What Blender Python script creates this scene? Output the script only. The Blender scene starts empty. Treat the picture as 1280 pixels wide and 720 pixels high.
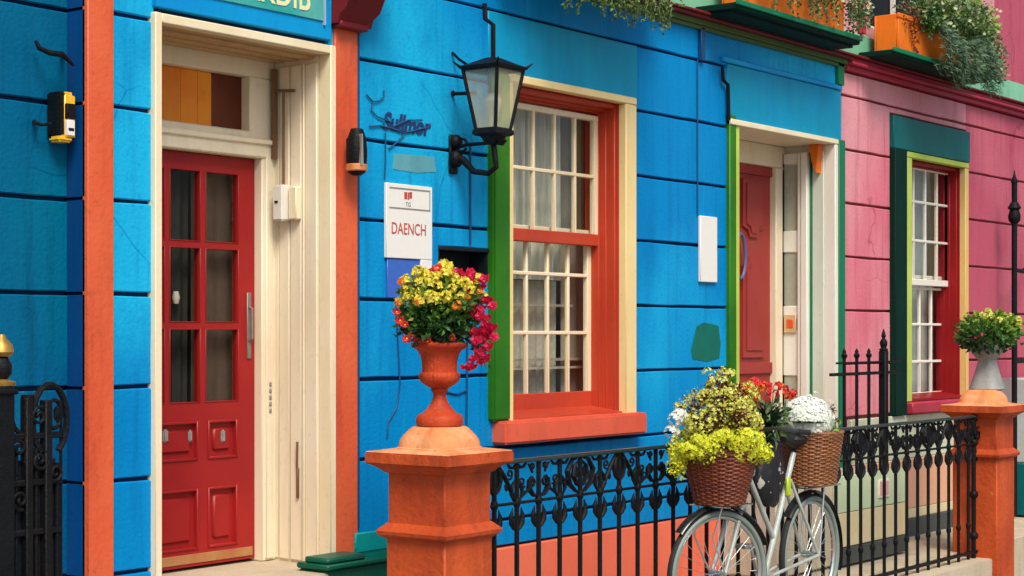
import bpy, bmesh, math, random
from mathutils import Vector, Matrix, noise as mnoise
random.seed(7)
R = math.radians
scene = bpy.context.scene
COL = scene.collection
# ------------------------------------------------------------------ camera model
PHI0, FPX, HY, EYE = R(52.97), 2187.0, 416.0, 1.6
SN, CS = math.sin(PHI0), math.cos(PHI0)
def X_(px, Y): return Y * math.tan(PHI0 + math.atan((px - 640) / FPX))
def Z_(px, py, Y): return EYE + (HY - py) * (X_(px, Y) * SN + Y * CS) / FPX
def at(px, py, Y): return (X_(px, Y), Y, Z_(px, py, Y))
F = 5.9          # front plane of the terrace
# ------------------------------------------------------------------ materials
MATS = {}
def node_mat(name):
    m = bpy.data.materials.new(name); m.use_nodes = True
    nt = m.node_tree; nt.nodes.clear()
    out = nt.nodes.new('ShaderNodeOutputMaterial'); b = nt.nodes.new('ShaderNodeBsdfPrincipled')
    nt.links.new(b.outputs[0], out.inputs[0])
    return m, nt, b
def c4(c): return (c[0], c[1], c[2], 1.0)
def ramp(nt, src, stops):
    r = nt.nodes.new('ShaderNodeValToRGB'); nt.links.new(src, r.inputs[0])
    e = r.color_ramp.elements
    e[0].position, e[0].color = stops[0][0], c4(stops[0][1])
    e[1].position, e[1].color = stops[-1][0], c4(stops[-1][1])
    for p, c in stops[1:-1]:
        n = e.new(p); n.color = c4(c)
    return r
def mix(nt, fac, a, b, typ='MIX'):
    n = nt.nodes.new('ShaderNodeMix'); n.data_type = 'RGBA'; n.blend_type = typ
    if isinstance(fac, float): n.inputs[0].default_value = fac
    else: nt.links.new(fac, n.inputs[0])
    for i, v in ((6, a), (7, b)):
        if isinstance(v, tuple): n.inputs[i].default_value = c4(v)
        else: nt.links.new(v, n.inputs[i])
    return n.outputs[2]
def noise(nt, scale, detail=4, stretch=None, rough=.55):
    tc = nt.nodes.new('ShaderNodeTexCoord'); n = nt.nodes.new('ShaderNodeTexNoise')
    n.inputs['Scale'].default_value = scale; n.inputs['Detail'].default_value = detail
    n.inputs['Roughness'].default_value = rough
    if stretch:
        mp = nt.nodes.new('ShaderNodeMapping'); mp.inputs['Scale'].default_value = stretch
        nt.links.new(tc.outputs['Object'], mp.inputs[0]); nt.links.new(mp.outputs[0], n.inputs[0])
    else: nt.links.new(tc.outputs['Object'], n.inputs[0])
    return n.outputs['Fac']
def bump(nt, b, src, strength, dist=.01):
    n = nt.nodes.new('ShaderNodeBump'); n.inputs['Strength'].default_value = strength
    n.inputs['Distance'].default_value = dist
    nt.links.new(src, n.inputs['Height']); nt.links.new(n.outputs[0], b.inputs['Normal'])
def paint(name, base, alt=None, rough=.45, scale=1.6, grime=.25, bmp=.25, bscale=60, stain=(.05, .04, .03), spec=.22, chips=None):
    """painted surface: slow colour drift, vertical streaks of dirt, fine relief"""
    if name in MATS: return MATS[name]
    m, nt, b = node_mat(name)
    alt = alt or tuple(x * .8 for x in base)
    f1 = noise(nt, scale, 4)
    r1 = ramp(nt, f1, [(.35, (0, 0, 0)), (.65, (1, 1, 1))])
    col = mix(nt, r1.outputs[0], base, alt)
    if grime > 0:
        f2 = noise(nt, 2.2, 6, (3.0, 3.0, .45), .65)
        r2 = ramp(nt, f2, [(.50, (0, 0, 0)), (.78, (grime, grime, grime))])
        col = mix(nt, r2.outputs[0], col, stain)
        f4 = noise(nt, 28, 5)
        r4 = ramp(nt, f4, [(.60, (0, 0, 0)), (.72, (grime, grime, grime))])
        col = mix(nt, r4.outputs[0], col, tuple(x * .55 for x in base))
    if chips:
        f5 = noise(nt, 9, 8, None, .7)
        r5 = ramp(nt, f5, [(.67, (0, 0, 0)), (.685, (1, 1, 1))])
        col = mix(nt, r5.outputs[0], col, chips)
    nt.links.new(col, b.inputs['Base Color'])
    b.inputs['Roughness'].default_value = rough
    b.inputs['Specular IOR Level'].default_value = spec
    f3 = noise(nt, bscale, 6)
    bump(nt, b, f3, bmp, .006)
    MATS[name] = m; return m
def plain(name, base, rough=.5, metal=0.0, var=.15, bmp=.1, spec=.5):
    if name in MATS: return MATS[name]
    m, nt, b = node_mat(name)
    f = noise(nt, 25, 4)
    col = mix(nt, f, tuple(x * (1 - var) for x in base), tuple(min(1, x * (1 + var)) for x in base))
    nt.links.new(col, b.inputs['Base Color'])
    b.inputs['Roughness'].default_value = rough; b.inputs['Metallic'].default_value = metal
    b.inputs['Specular IOR Level'].default_value = spec
    bump(nt, b, noise(nt, 120, 4), bmp, .002)
    MATS[name] = m; return m
def leafmat(name, cols, rough=.5, trans=.25):
    """each leaf or petal takes its own tint"""
    if name in MATS: return MATS[name]
    m, nt, b = node_mat(name)
    g = nt.nodes.new('ShaderNodeNewGeometry')
    n = len(cols)
    r = ramp(nt, g.outputs['Random Per Island'], [(i / (n - 1), c) for i, c in enumerate(cols)])
    nt.links.new(r.outputs[0], b.inputs['Base Color'])
    b.inputs['Roughness'].default_value = rough
    tr = nt.nodes.new('ShaderNodeBsdfTranslucent'); nt.links.new(r.outputs[0], tr.inputs[0])
    mx = nt.nodes.new('ShaderNodeMixShader'); mx.inputs[0].default_value = trans
    out = [x for x in nt.nodes if x.type == 'OUTPUT_MATERIAL'][0]
    nt.links.new(b.outputs[0], mx.inputs[1]); nt.links.new(tr.outputs[0], mx.inputs[2]); nt.links.new(mx.outputs[0], out.inputs[0])
    MATS[name] = m; return m
def glassmat(name, tint=(.9, .95, .95), refl=.12, rough=.03):
    if name in MATS: return MATS[name]
    m = bpy.data.materials.new(name); m.use_nodes = True; nt = m.node_tree; nt.nodes.clear()
    out = nt.nodes.new('ShaderNodeOutputMaterial')
    t = nt.nodes.new('ShaderNodeBsdfTransparent'); t.inputs[0].default_value = c4(tint)
    gl = nt.nodes.new('ShaderNodeBsdfGlossy'); gl.inputs['Roughness'].default_value = rough
    fr = nt.nodes.new('ShaderNodeLayerWeight'); fr.inputs[0].default_value = .5
    pw = nt.nodes.new('ShaderNodeMath'); pw.operation = 'POWER'; pw.inputs[1].default_value = 4.0
    nt.links.new(fr.outputs['Facing'], pw.inputs[0])
    ad = nt.nodes.new('ShaderNodeMath'); ad.operation = 'MULTIPLY_ADD'; ad.use_clamp = True; ad.inputs[1].default_value = .9; ad.inputs[2].default_value = refl
    nt.links.new(pw.outputs[0], ad.inputs[0])
    n = nt.nodes.new('ShaderNodeTexNoise'); n.inputs['Scale'].default_value = 3
    tc = nt.nodes.new('ShaderNodeTexCoord'); nt.links.new(tc.outputs['Object'], n.inputs[0])
    bp = nt.nodes.new('ShaderNodeBump'); bp.inputs['Strength'].default_value = .08; bp.inputs['Distance'].default_value = .02
    nt.links.new(n.outputs['Fac'], bp.inputs['Height']); nt.links.new(bp.outputs[0], gl.inputs['Normal'])
    mx = nt.nodes.new('ShaderNodeMixShader')
    nt.links.new(ad.outputs[0], mx.inputs[0]); nt.links.new(t.outputs[0], mx.inputs[1]); nt.links.new(gl.outputs[0], mx.inputs[2])
    nt.links.new(mx.outputs[0], out.inputs[0])
    MATS[name] = m; return m

def wall_paint(name, base, bleach, deep, stain, rough=.45):
    """weathered masonry paint: sun bleached and re-painted patches, run-down streaks, hairline cracks, chips"""
    m, nt, b = node_mat(name)
    f1 = noise(nt, .62, 3, (1, 1, .8), .5); r1 = ramp(nt, f1, [(.47, (0, 0, 0)), (.66, (1, 1, 1))]); col = mix(nt, r1.outputs[0], base, bleach)
    f2 = noise(nt, 1.1, 5, (1.3, 1, .7), .6); r2 = ramp(nt, f2, [(.52, (0, 0, 0)), (.70, (.75, .75, .75))]); col = mix(nt, r2.outputs[0], col, deep)
    f3 = noise(nt, 3.0, 7, (4.5, 4.5, .28), .7); r3 = ramp(nt, f3, [(.52, (0, 0, 0)), (.74, (.5, .5, .5))]); col = mix(nt, r3.outputs[0], col, stain)
    f6 = noise(nt, 2.6, 6, (5, 5, .3), .7); r6 = ramp(nt, f6, [(.58, (0, 0, 0)), (.76, (.35, .35, .35))]); col = mix(nt, r6.outputs[0], col, bleach)
    f4 = noise(nt, 34, 6); r4 = ramp(nt, f4, [(.58, (0, 0, 0)), (.70, (.35, .35, .35))]); col = mix(nt, r4.outputs[0], col, deep)
    tc = nt.nodes.new('ShaderNodeTexCoord'); wn = nt.nodes.new('ShaderNodeTexNoise'); wn.inputs['Scale'].default_value = 4
    nt.links.new(tc.outputs['Object'], wn.inputs[0]); ad = nt.nodes.new('ShaderNodeMix'); ad.data_type = 'VECTOR'; ad.inputs[0].default_value = .12
    nt.links.new(tc.outputs['Object'], ad.inputs[4]); nt.links.new(wn.outputs['Color'], ad.inputs[5])
    vo = nt.nodes.new('ShaderNodeTexVoronoi'); vo.feature = 'DISTANCE_TO_EDGE'; vo.inputs['Scale'].default_value = 1.5; nt.links.new(ad.outputs[1], vo.inputs[0])
    rc = ramp(nt, vo.outputs['Distance'], [(.0, (1, 1, 1)), (.006, (0, 0, 0))])
    fm = noise(nt, .9, 2); rm = ramp(nt, fm, [(.55, (0, 0, 0)), (.60, (.6, .6, .6))])
    mc = mix(nt, 1.0, rc.outputs[0], rm.outputs[0], 'MULTIPLY'); col = mix(nt, mc, col, stain)
    f5 = noise(nt, 11, 8, None, .72); r5 = ramp(nt, f5, [(.70, (0, 0, 0)), (.712, (.8, .8, .8))]); col = mix(nt, r5.outputs[0], col, tuple(min(1, x + .22) for x in bleach))
    nt.links.new(col, b.inputs['Base Color'])
    rr_ = ramp(nt, f2, [(.3, (rough - .1,)*3), (.7, (rough + .15,)*3)]); nt.links.new(rr_.outputs[0], b.inputs['Roughness'])
    b.inputs['Specular IOR Level'].default_value = .10
    h = mix(nt, .35, noise(nt, 50, 6), noise(nt, 6, 5)); bump(nt, b, h, .55, .010)
    MATS[name] = m; return m
BLUE = wall_paint('blue_masonry_paint', (.0, .235, .57), (.01, .42, .74), (.0, .18, .47), (.0, .10, .30))
BLUE2 = paint('blue_fascia_paint', (.0, .25, .64), (.0, .32, .68), .40, 1.5, .22, .3, 45, (.0, .10, .30))
TEALB = paint('teal_blue_lintel_paint', (.0, .27, .44), (.0, .30, .56), .45, 1.7, .3, .3, 45, (.0, .07, .16))
NAVY = paint('navy_joint_shade', (.0, .02, .08), None, .7, 4, .0, .1)  # joint backing, its navy deepened to carry the shade of the grooves
SIDE = wall_paint('vignetted_teal_wall_paint', (.0, .095, .24), (.0, .14, .25), (.0, .068, .19), (.0, .02, .06))  # teal with the vignette darkness of this edge put into the colour
RETB = paint('shaded_blue_return_paint', (.0, .06, .22), None, .5, 1.5, .2, .3)  # wall blue darkened: the shade on the side face is put into the colour
PINK = wall_paint('pink_masonry_paint', (.70, .19, .25), (.74, .32, .36), (.60, .13, .18), (.30, .05, .08))
MAGN = wall_paint('magenta_masonry_paint', (.48, .088, .14), (.52, .12, .17), (.40, .065, .11), (.14, .012, .035))
PALEP = paint('pale_pink_paint', (.66, .36, .36), (.62, .30, .31), .55, 1.2, .2, .3, 45, (.3, .12, .12))
CORAL = paint('coral_pilaster_paint', (.76, .15, .06), (.66, .095, .035), .45, 1.3, .6, .5, 40, (.28, .03, .015))
SALM = paint('salmon_plinth_paint', (.86, .18, .10), (.80, .15, .08), .5, 1.3, .2, .3, 50, (.3, .06, .03))
SILLM = paint('salmon_sill_paint', (.76, .13, .07), (.68, .10, .05), .45, 2, .25, .25)
TERRA = paint('orange_pier_paint', (.57, .092, .022), (.42, .055, .014), .58, 2.6, .75, 1.0, 30, (.16, .03, .012), chips=(.72, .24, .10))
TERRA_L = paint('weathered_lit_cap_paint', (.84, .44, .22), (.72, .25, .09), .65, 5, .7, 1.0, 30, (.28, .10, .04), chips=(.40, .12, .05))  # worn pier paint made paler, light on the tops put into the colour
URN = paint('terracotta_urn_glaze', (.42, .034, .010), (.52, .075, .022), .5, 7, .7, .9, 50, (.12, .015, .008), chips=(.60, .16, .06))
CREAM = paint('cream_joinery_paint', (.82, .74, .56), (.78, .67, .48), .42, 1.4, .25, .12, 30, (.34, .2, .1))
CREAML = paint('ivory_trim_paint', (.86, .76, .54), (.80, .68, .44), .4, 2, .2, .12, 30, (.4, .28, .12))
YTRIM = paint('butter_yellow_trim_paint', (.86, .68, .32), (.80, .60, .28), .4, 2, .2, .12, 30, (.4, .25, .08))
TAN = paint('tan_soffit_paint', (.55, .36, .18), (.48, .30, .14), .5, 2, .3, .15, 30, (.25, .13, .06))
WHITEP = paint('white_joinery_paint', (.80, .78, .70), (.74, .71, .62), .4, 2, .15, .1, 30, (.4, .36, .28))
OFFW = paint('pale_green_white_paint', (.64, .68, .58), (.56, .60, .50), .45, 2, .25, .1, 30, (.3, .3, .2))
REDD = paint('red_door_paint', (.36, .018, .018), (.28, .013, .014), .36, 1.6, .22, .12, 30, (.2, .008, .008))
REDD2 = paint('brick_red_door_paint', (.36, .045, .038), (.30, .034, .03), .45, 1.6, .25, .15, 30, (.2, .02, .02))
REDF = paint('red_window_frame_paint', (.50, .062, .028), (.43, .045, .020), .36, 2.0, .25, .12, 30, (.24, .015, .01))
CRIM = paint('crimson_window_paint', (.30, .012, .014), (.24, .008, .010), .38, 2.0, .2, .12, 30, (.15, .005, .005))
GREEN = paint('green_surround_paint', (.035, .19, .008), (.02, .14, .008), .45, 3, .25, .15, 30, (.02, .05, .0))
YELG = paint('yellow_green_edge_paint', (.50, .62, .10), (.42, .54, .08), .45, 3, .2, .15, 30, (.1, .15, .02))
DGRN = paint('dark_green_paint', (.003, .022, .016), (.004, .030, .020), .6, 2, .3, .15, 30, (.0, .01, .01), .06)
MGRN = paint('emerald_paint', (.0, .19, .085), (.01, .16, .07), .42, 2, .3, .2, 30, (.0, .04, .02))
TEALG = paint('deep_teal_lintel_paint', (.0, .105, .115), (.0, .13, .13), .45, 2, .25, .2, 30, (.0, .03, .03))
MINT = paint('mint_band_paint', (.22, .56, .36), (.16, .46, .28), .5, 2, .3, .2, 30, (.05, .15, .08))
OLIVE = paint('olive_green_moulding_paint', (.05, .13, .03), (.08, .12, .03), .5, 3, .3, .2)
MAROON = paint('maroon_moulding_paint', (.14, .010, .014), (.20, .014, .016), .45, 3, .25, .2)
RASP = paint('raspberry_cornice_paint', (.46, .045, .085), (.40, .03, .06), .45, 2, .25, .2)
ORNG = paint('orange_window_box_paint', (.80, .20, .015), (.72, .14, .01), .5, 3, .3, .3, 40, (.3, .06, .01), chips=(.5, .1, .02))
BLACK = paint('black_iron_paint', (.004, .005, .006), (.007, .008, .010), .5, 8, .3, .7, 70, (.02, .009, .004), .16, chips=(.045, .018, .009))
IRONG = plain('green_black_handrail_paint', (.025, .045, .045), .28, 0, .4, .5)
SLATE = plain('dark_slate_panel', (.008, .012, .017), .6, 0, .3, .2, .2)
SILVER = plain('brushed_aluminium', (.62, .66, .64), .28, .9, .15)
SILVP = paint('silver_bicycle_paint', (.50, .56, .52), (.38, .42, .38), .28, 6, .55, .15, 60, (.10, .06, .03), .6)
GALV = paint('weathered_grey_lead', (.34, .35, .33), (.24, .25, .24), .6, 6, .6, .6, 40, (.12, .10, .08))
RUBBER = plain('tyre_rubber', (.014, .014, .014), .75)
CRTYRE = plain('grey_green_tyre_wall', (.20, .25, .22), .5)
BRASS = paint('worn_brass', (.45, .27, .10), (.36, .08, .04), .45, 3, .5, .2)
GOLD = plain('gilded_metal', (.42, .24, .05), .45, .5, .5)
YELL = plain('yellow_plastic', (.85, .50, .02), .35)
WPLAST = plain('white_plastic', (.78, .76, .68), .35, 0, .08)
PAPER = plain('white_notice_sheet', (.80, .79, .74), .5, 0, .04)
BPAPER = plain('blue_notice_sheet', (.04, .13, .52), .3, 0, .15)
REDINK = plain('red_ink', (.48, .07, .05), .6)
GREYINK = plain('grey_ink', (.25, .23, .2), .6)
CREAMINK = plain('cream_letter_paint', (.85, .80, .45), .5)
INKBLUE = plain('dark_blue_spray_paint', (.01, .03, .14), .6)
CABLE = plain('dark_blue_cable', (.0, .05, .16), .5)
BROWN = plain('brown_conduit_paint', (.16, .08, .04), .5)
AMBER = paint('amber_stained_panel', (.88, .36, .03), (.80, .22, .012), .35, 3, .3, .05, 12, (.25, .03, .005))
DAMBER = paint('dark_brown_stained_panel', (.10, .018, .008), (.14, .03, .01), .25, 4, .2, .05)
GLASS = glassmat('window_glass', (.92, .95, .93), .06)
DOORGL = glassmat('dark_door_glass', (.80, .78, .74), .02)
def lamp_glass():
    m, nt, b = node_mat('frosted_lantern_glass')
    f = noise(nt, 5, 4, (1, 1, .5)); r = ramp(nt, f, [(.35, (.30, .36, .36)), (.65, (.66, .60, .34))])
    nt.links.new(r.outputs[0], b.inputs['Base Color']); b.inputs['Roughness'].default_value = .12
    b.inputs['Alpha'].default_value = .5
    return m
LAMPGL = lamp_glass()
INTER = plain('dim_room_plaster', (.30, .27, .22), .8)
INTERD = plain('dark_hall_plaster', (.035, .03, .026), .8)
STONE = paint('cream_stone', (.58, .50, .36), (.50, .42, .30), .7, 3, .35, .6, 60, (.2, .16, .1))
DARKST = paint('dark_grey_skirting', (.07, .08, .075), (.05, .06, .06), .6, 3, .3, .5)
PEACH = paint('peach_render', (.74, .38, .24), (.68, .40, .24), .6, 1.5, .25, .4, 50, (.35, .2, .1))
PALEG = paint('pale_green_render', (.52, .64, .42), (.46, .56, .38), .6, 1.5, .25, .4, 50, (.15, .2, .1))
PALEY = paint('pale_yellow_render', (.72, .62, .36), (.64, .56, .36), .6, 1.5, .25, .4, 50, (.3, .25, .1))
PAVE = paint('grey_paving', (.24, .23, .21), (.19, .18, .17), .8, .8, .4, .6, 40, (.08, .08, .07))
ROOFM = plain('roof_slate', (.06, .065, .075), .6)
PATCHG = paint('patch_green_paint', (.0, .17, .12), (.0, .13, .10), .5, 5, .3, .2)
PATCHY = paint('faded_lime_paint', (.13, .36, .38), (.08, .34, .46), .5, 5, .2, .2)
PATCHT = paint('teal_sign_paint', (.02, .36, .34), (.10, .44, .36), .5, 4, .4, .2, 45, (.03, .3, .55))
WSTONE = plain('soil', (.03, .02, .012), .9)
def curtain_mat():
    m, nt, b = node_mat('net_curtain')
    f = noise(nt, 14, 3, (3, 1, .12))
    r = ramp(nt, f, [(.3, (.40, .40, .33)), (.7, (.80, .80, .70))])
    nt.links.new(r.outputs[0], b.inputs['Base Color']); b.inputs['Roughness'].default_value = .85
    return m
CURT = curtain_mat()
def wicker_mat(name, c0, c1, c2):
    m, nt, b = node_mat(name)
    g = nt.nodes.new('ShaderNodeNewGeometry')
    r = ramp(nt, g.outputs['Random Per Island'], [(0, c0), (.5, c1), (1, c2)])
    f = noise(nt, 60, 3)
    col = mix(nt, f, r.outputs[0], tuple(x * .4 for x in c0))
    nt.links.new(col, b.inputs['Base Color']); b.inputs['Roughness'].default_value = .4
    bump(nt, b, noise(nt, 200, 2), .3, .002)
    return m
WICK = wicker_mat('brown_wicker', (.20, .045, .018), (.34, .085, .03), (.26, .06, .025))
WICK2 = wicker_mat('tan_wicker', (.34, .13, .045), (.48, .20, .07), (.26, .09, .03))

# ------------------------------------------------------------------ mesh helpers
class MB:
    def __init__(s): s.bm = bmesh.new(); s.mi = 0; s.mats = []
    def use(s, m):
        if m not in s.mats: s.mats.append(m)
        s.mi = s.mats.index(m); return s
    def _paint(s, faces):
        for f in faces: f.material_index = s.mi
    def box(s, x0, x1, y0, y1, z0, z1, bev=0, rotz=0, seg=1):
        if x0 > x1: x0, x1 = x1, x0
        if y0 > y1: y0, y1 = y1, y0
        if z0 > z1: z0, z1 = z1, z0
        t = bmesh.new(); bmesh.ops.create_cube(t, size=1)
        c = Vector(((x0+x1)/2, (y0+y1)/2, (z0+z1)/2))
        for v in t.verts: v.co = Vector((v.co.x*(x1-x0), v.co.y*(y1-y0), v.co.z*(z1-z0)))
        if bev: bmesh.ops.bevel(t, geom=t.edges[:], offset=min(bev, .45*min(x1-x0, y1-y0, z1-z0)), segments=seg, affect='EDGES')
        mt = Matrix.Translation(c) @ Matrix.Rotation(rotz, 4, 'Z')
        return s.merge(t, mt)
    def merge(s, t, mt=None):
        mp = {}
        for v in t.verts: mp[v] = s.bm.verts.new(mt @ v.co if mt else v.co)
        out = []
        for f in t.faces:
            try: nf = s.bm.faces.new([mp[v] for v in f.verts]); nf.material_index = s.mi; out.append(nf)
            except ValueError: pass
        t.free(); return s
    def tube(s, pts, r, seg=8, closed=False):
        pts = [Vector(p) for p in pts]; n = len(pts)
        rs = r if isinstance(r, (list, tuple)) else [r] * n
        rings = []; up = None
        for i, p in enumerate(pts):
            a = pts[(i-1) % n] if (i > 0 or closed) else p
            b = pts[(i+1) % n] if (i < n-1 or closed) else p
            d = (b - a)
            if d.length < 1e-9: d = Vector((0, 0, 1))
            d.normalize()
            if up is None:
                up = Vector((0, 0, 1)) if abs(d.z) < .9 else Vector((0, 1, 0))
            sx = d.cross(up)
            if sx.length < 1e-4: sx = d.cross(Vector((1, 0, 0)))
            sx.normalize(); up = sx.cross(d).normalized()
            rings.append([s.bm.verts.new(p + (sx*math.cos(2*math.pi*k/seg) + up*math.sin(2*math.pi*k/seg)) * rs[i]) for k in range(seg)])
        m = n if closed else n - 1
        fs = []
        for i in range(m):
            A, B = rings[i], rings[(i+1) % n]
            for k in range(seg): fs.append(s.bm.faces.new((A[k], A[(k+1) % seg], B[(k+1) % seg], B[k])))
        if not closed: fs.append(s.bm.faces.new(rings[0][::-1])); fs.append(s.bm.faces.new(rings[-1]))
        s._paint(fs); return s
    def lathe(s, cx, cy, prof, seg=32, sq=None, ax=1, ay=1, flute=0, fr=(0, 0)):
        rings = []
        for r, z in prof:
            ring = []
            for k in range(seg):
                a = 2*math.pi*(k+.5)/seg; rr = r
                if sq:
                    e = sq; c_, s_ = abs(math.cos(a)), abs(math.sin(a)); rr = r / ((c_**e + s_**e) ** (1/e))
                if flute and fr[0] < z < fr[1]: rr *= 1 + .016 * math.cos(flute * a)
                ring.append(s.bm.verts.new((cx + rr*ax*math.cos(a), cy + rr*ay*math.sin(a), z)))
            rings.append(ring)
        fs = []
        for A, B in zip(rings, rings[1:]):
            for k in range(seg): fs.append(s.bm.faces.new((A[k], A[(k+1) % seg], B[(k+1) % seg], B[k])))
        fs.append(s.bm.faces.new(rings[0][::-1])); fs.append(s.bm.faces.new(rings[-1]))
        s._paint(fs); return s
    def frustum(s, cx, cy, prof):
        """square section stack: prof = [(half, z)...]"""
        rings = [[s.bm.verts.new((cx + a*h, cy + b*h, z)) for a, b in ((-1, -1), (1, -1), (1, 1), (-1, 1))] for h, z in prof]
        fs = []
        for A, B in zip(rings, rings[1:]):
            for k in range(4): fs.append(s.bm.faces.new((A[k], A[(k+1) % 4], B[(k+1) % 4], B[k])))
        fs.append(s.bm.faces.new(rings[0][::-1])); fs.append(s.bm.faces.new(rings[-1]))
        s._paint(fs); return s
    def prism(s, pts, y0, y1):
        """polygon in XZ pulled along Y"""
        A = [s.bm.verts.new((x, y0, z)) for x, z in pts]; B = [s.bm.verts.new((x, y1, z)) for x, z in pts]
        n = len(pts); fs = [s.bm.faces.new(A), s.bm.faces.new(B[::-1])]
        for k in range(n): fs.append(s.bm.faces.new((A[k], B[k], B[(k+1) % n], A[(k+1) % n])))
        s._paint(fs); return s
    def prismx(s, pts, x0, x1):
        """profile in YZ pulled along X"""
        A = [s.bm.verts.new((x0, y, z)) for y, z in pts]; B = [s.bm.verts.new((x1, y, z)) for y, z in pts]
        n = len(pts); fs = [s.bm.faces.new(A), s.bm.faces.new(B[::-1])]
        for k in range(n): fs.append(s.bm.faces.new((A[k], B[k], B[(k+1) % n], A[(k+1) % n])))
        s._paint(fs); return s
    def blob(s, c, r, sub=2):
        t = bmesh.new(); bmesh.ops.create_icosphere(t, subdivisions=sub, radius=1)
        r = r if isinstance(r, (tuple, list)) else (r, r, r)
        return s.merge(t, Matrix.Translation(c) @ Matrix.Diagonal((*r, 1)))
    def leaf(s, p, d, n, L, W, fold=.25):
        """diamond leaf from p along d, folded on its midrib"""
        d = Vector(d).normalized(); sd = d.cross(Vector(n)); 
        if sd.length < 1e-4: sd = d.cross(Vector((.3, .5, .8)))
        sd.normalize(); nn = sd.cross(d).normalized(); p = Vector(p)
        a = s.bm.verts.new(p); b = s.bm.verts.new(p + d*L*.45 + sd*W*.5 + nn*W*fold)
        c = s.bm.verts.new(p + d*L + nn*(-.1*L)); e = s.bm.verts.new(p + d*L*.45 - sd*W*.5 + nn*W*fold)
        m_ = s.bm.verts.new(p + d*L*.55)
        fs = [s.bm.faces.new((a, m_, b)), s.bm.faces.new((b, m_, c)), s.bm.faces.new((c, m_, e)), s.bm.faces.new((e, m_, a))]
        s._paint(fs); return s
    def build(s, name, mat=None, parent=None, smooth=True, angle=38, normals=True):
        me = bpy.data.meshes.new(name)
        if normals: bmesh.ops.recalc_face_normals(s.bm, faces=s.bm.faces[:])
        s.bm.to_mesh(me); s.bm.free()
        for m in (s.mats if s.mats else [mat]): me.materials.append(m)
        if smooth:
            me.polygons.foreach_set('use_smooth', [True]*len(me.polygons)); me.set_sharp_from_angle(angle=R(angle))
        o = bpy.data.objects.new(name, me); COL.objects.link(o)
        if parent is not None: adopt(o, parent)
        return o
ROOTPOS = {}
def wpos(o):
    p = Vector((0, 0, 0))
    while o is not None: p = p + o.location; o = o.parent
    return p
def adopt(o, parent):
    """world-space mesh under a parent without any rotation"""
    o.parent = parent; o.location = -wpos(parent)
def tag(o, label=None, cat=None, group=None, kind=None):
    if label: o['label'] = label
    if cat: o['category'] = cat
    if group: o['group'] = group
    if kind: o['kind'] = kind
    return o
def thing(name, label, cat, loc=(0, 0, 0), group=None):
    o = bpy.data.objects.new(name, None); COL.objects.link(o); o.location = loc; o.empty_display_size = .1
    return tag(o, label, cat, group)
def text_obj(name, body, mat, parent, loc, size, shear=0, extr=.001, sx=1.0, bold=0.0, rx=90):
    c = bpy.data.curves.new(name, 'FONT'); c.body = body; c.size = size; c.shear = shear; c.extrude = extr; c.offset = bold
    t = bpy.data.objects.new(name, c); COL.objects.link(t)
    dg = bpy.context.evaluated_depsgraph_get(); me = bpy.data.meshes.new_from_object(t.evaluated_get(dg))
    COL.objects.unlink(t); bpy.data.objects.remove(t)
    me.transform(Matrix.Translation(loc) @ Matrix.Rotation(R(rx), 4, 'X') @ Matrix.Diagonal((sx, 1, 1, 1)))
    me.materials.clear(); me.materials.append(mat)
    o = bpy.data.objects.new(name, me); COL.objects.link(o); adopt(o, parent); return o
def copy_tree(o, parent=None, loc=None):
    c = o.copy(); COL.objects.link(c); c.parent = parent
    if loc is not None: c.location = loc
    for ch in list(o.children): copy_tree(ch, c)
    return c

def curtain(mbk, x0, x1, y, z0, z1, amp=.018, per=.075, seed=0):
    rr = random.Random(seed); n = int((x1 - x0) / .008); prev = None; fs = []; ph = 0
    for i in range(n + 1):
        x = x0 + (x1 - x0) * i / n; ph += 2*math.pi*.008/per * rr.uniform(.4, 1.6)
        yy = y + amp*math.sin(ph)
        a = mbk.bm.verts.new((x, yy, z0)); b = mbk.bm.verts.new((x + .01*math.sin(ph*.5), yy*1.0, z1))
        if prev: fs.append(mbk.bm.faces.new((prev[0], a, b, prev[1])))
        prev = (a, b)
    mbk._paint(fs); return mbk

# ------------------------------------------------------------------ setting
g = MB().box(-60, 120, -60, 60, -.6, -.35).build('ground', PAVE); tag(g, kind='structure')
mbp = MB()
mbp.box(-1, 9.75, .3, 4.86, -.35, .001)
for i in range(11):
    for j in range(7):
        mbp.box(.0 + i*.8 + (.4 if j % 2 else 0), .79 + i*.8 + (.4 if j % 2 else 0), .3 + j*.6, .89 + j*.6, .002, .02 + random.uniform(0, .002), .004)
pv = mbp.build('pavement', paint('flagstones', (.30, .28, .25), (.24, .23, .21), .75, 1.3, .4, .5, 60, (.1, .09, .08))); tag(pv, kind='structure')
fcm = MB()
for i in range(9): fcm.box(9.5 + i*.75, 10.245 + i*.75, 5.14, F + .02, -.35, -.02 + .002*(i % 2), .004)
tag(fcm.build('forecourt', paint('cream_paving', (.56, .48, .34), (.46, .40, .28), .75, 2, .4, .5, 50, (.12, .1, .07))), kind='structure')

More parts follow.
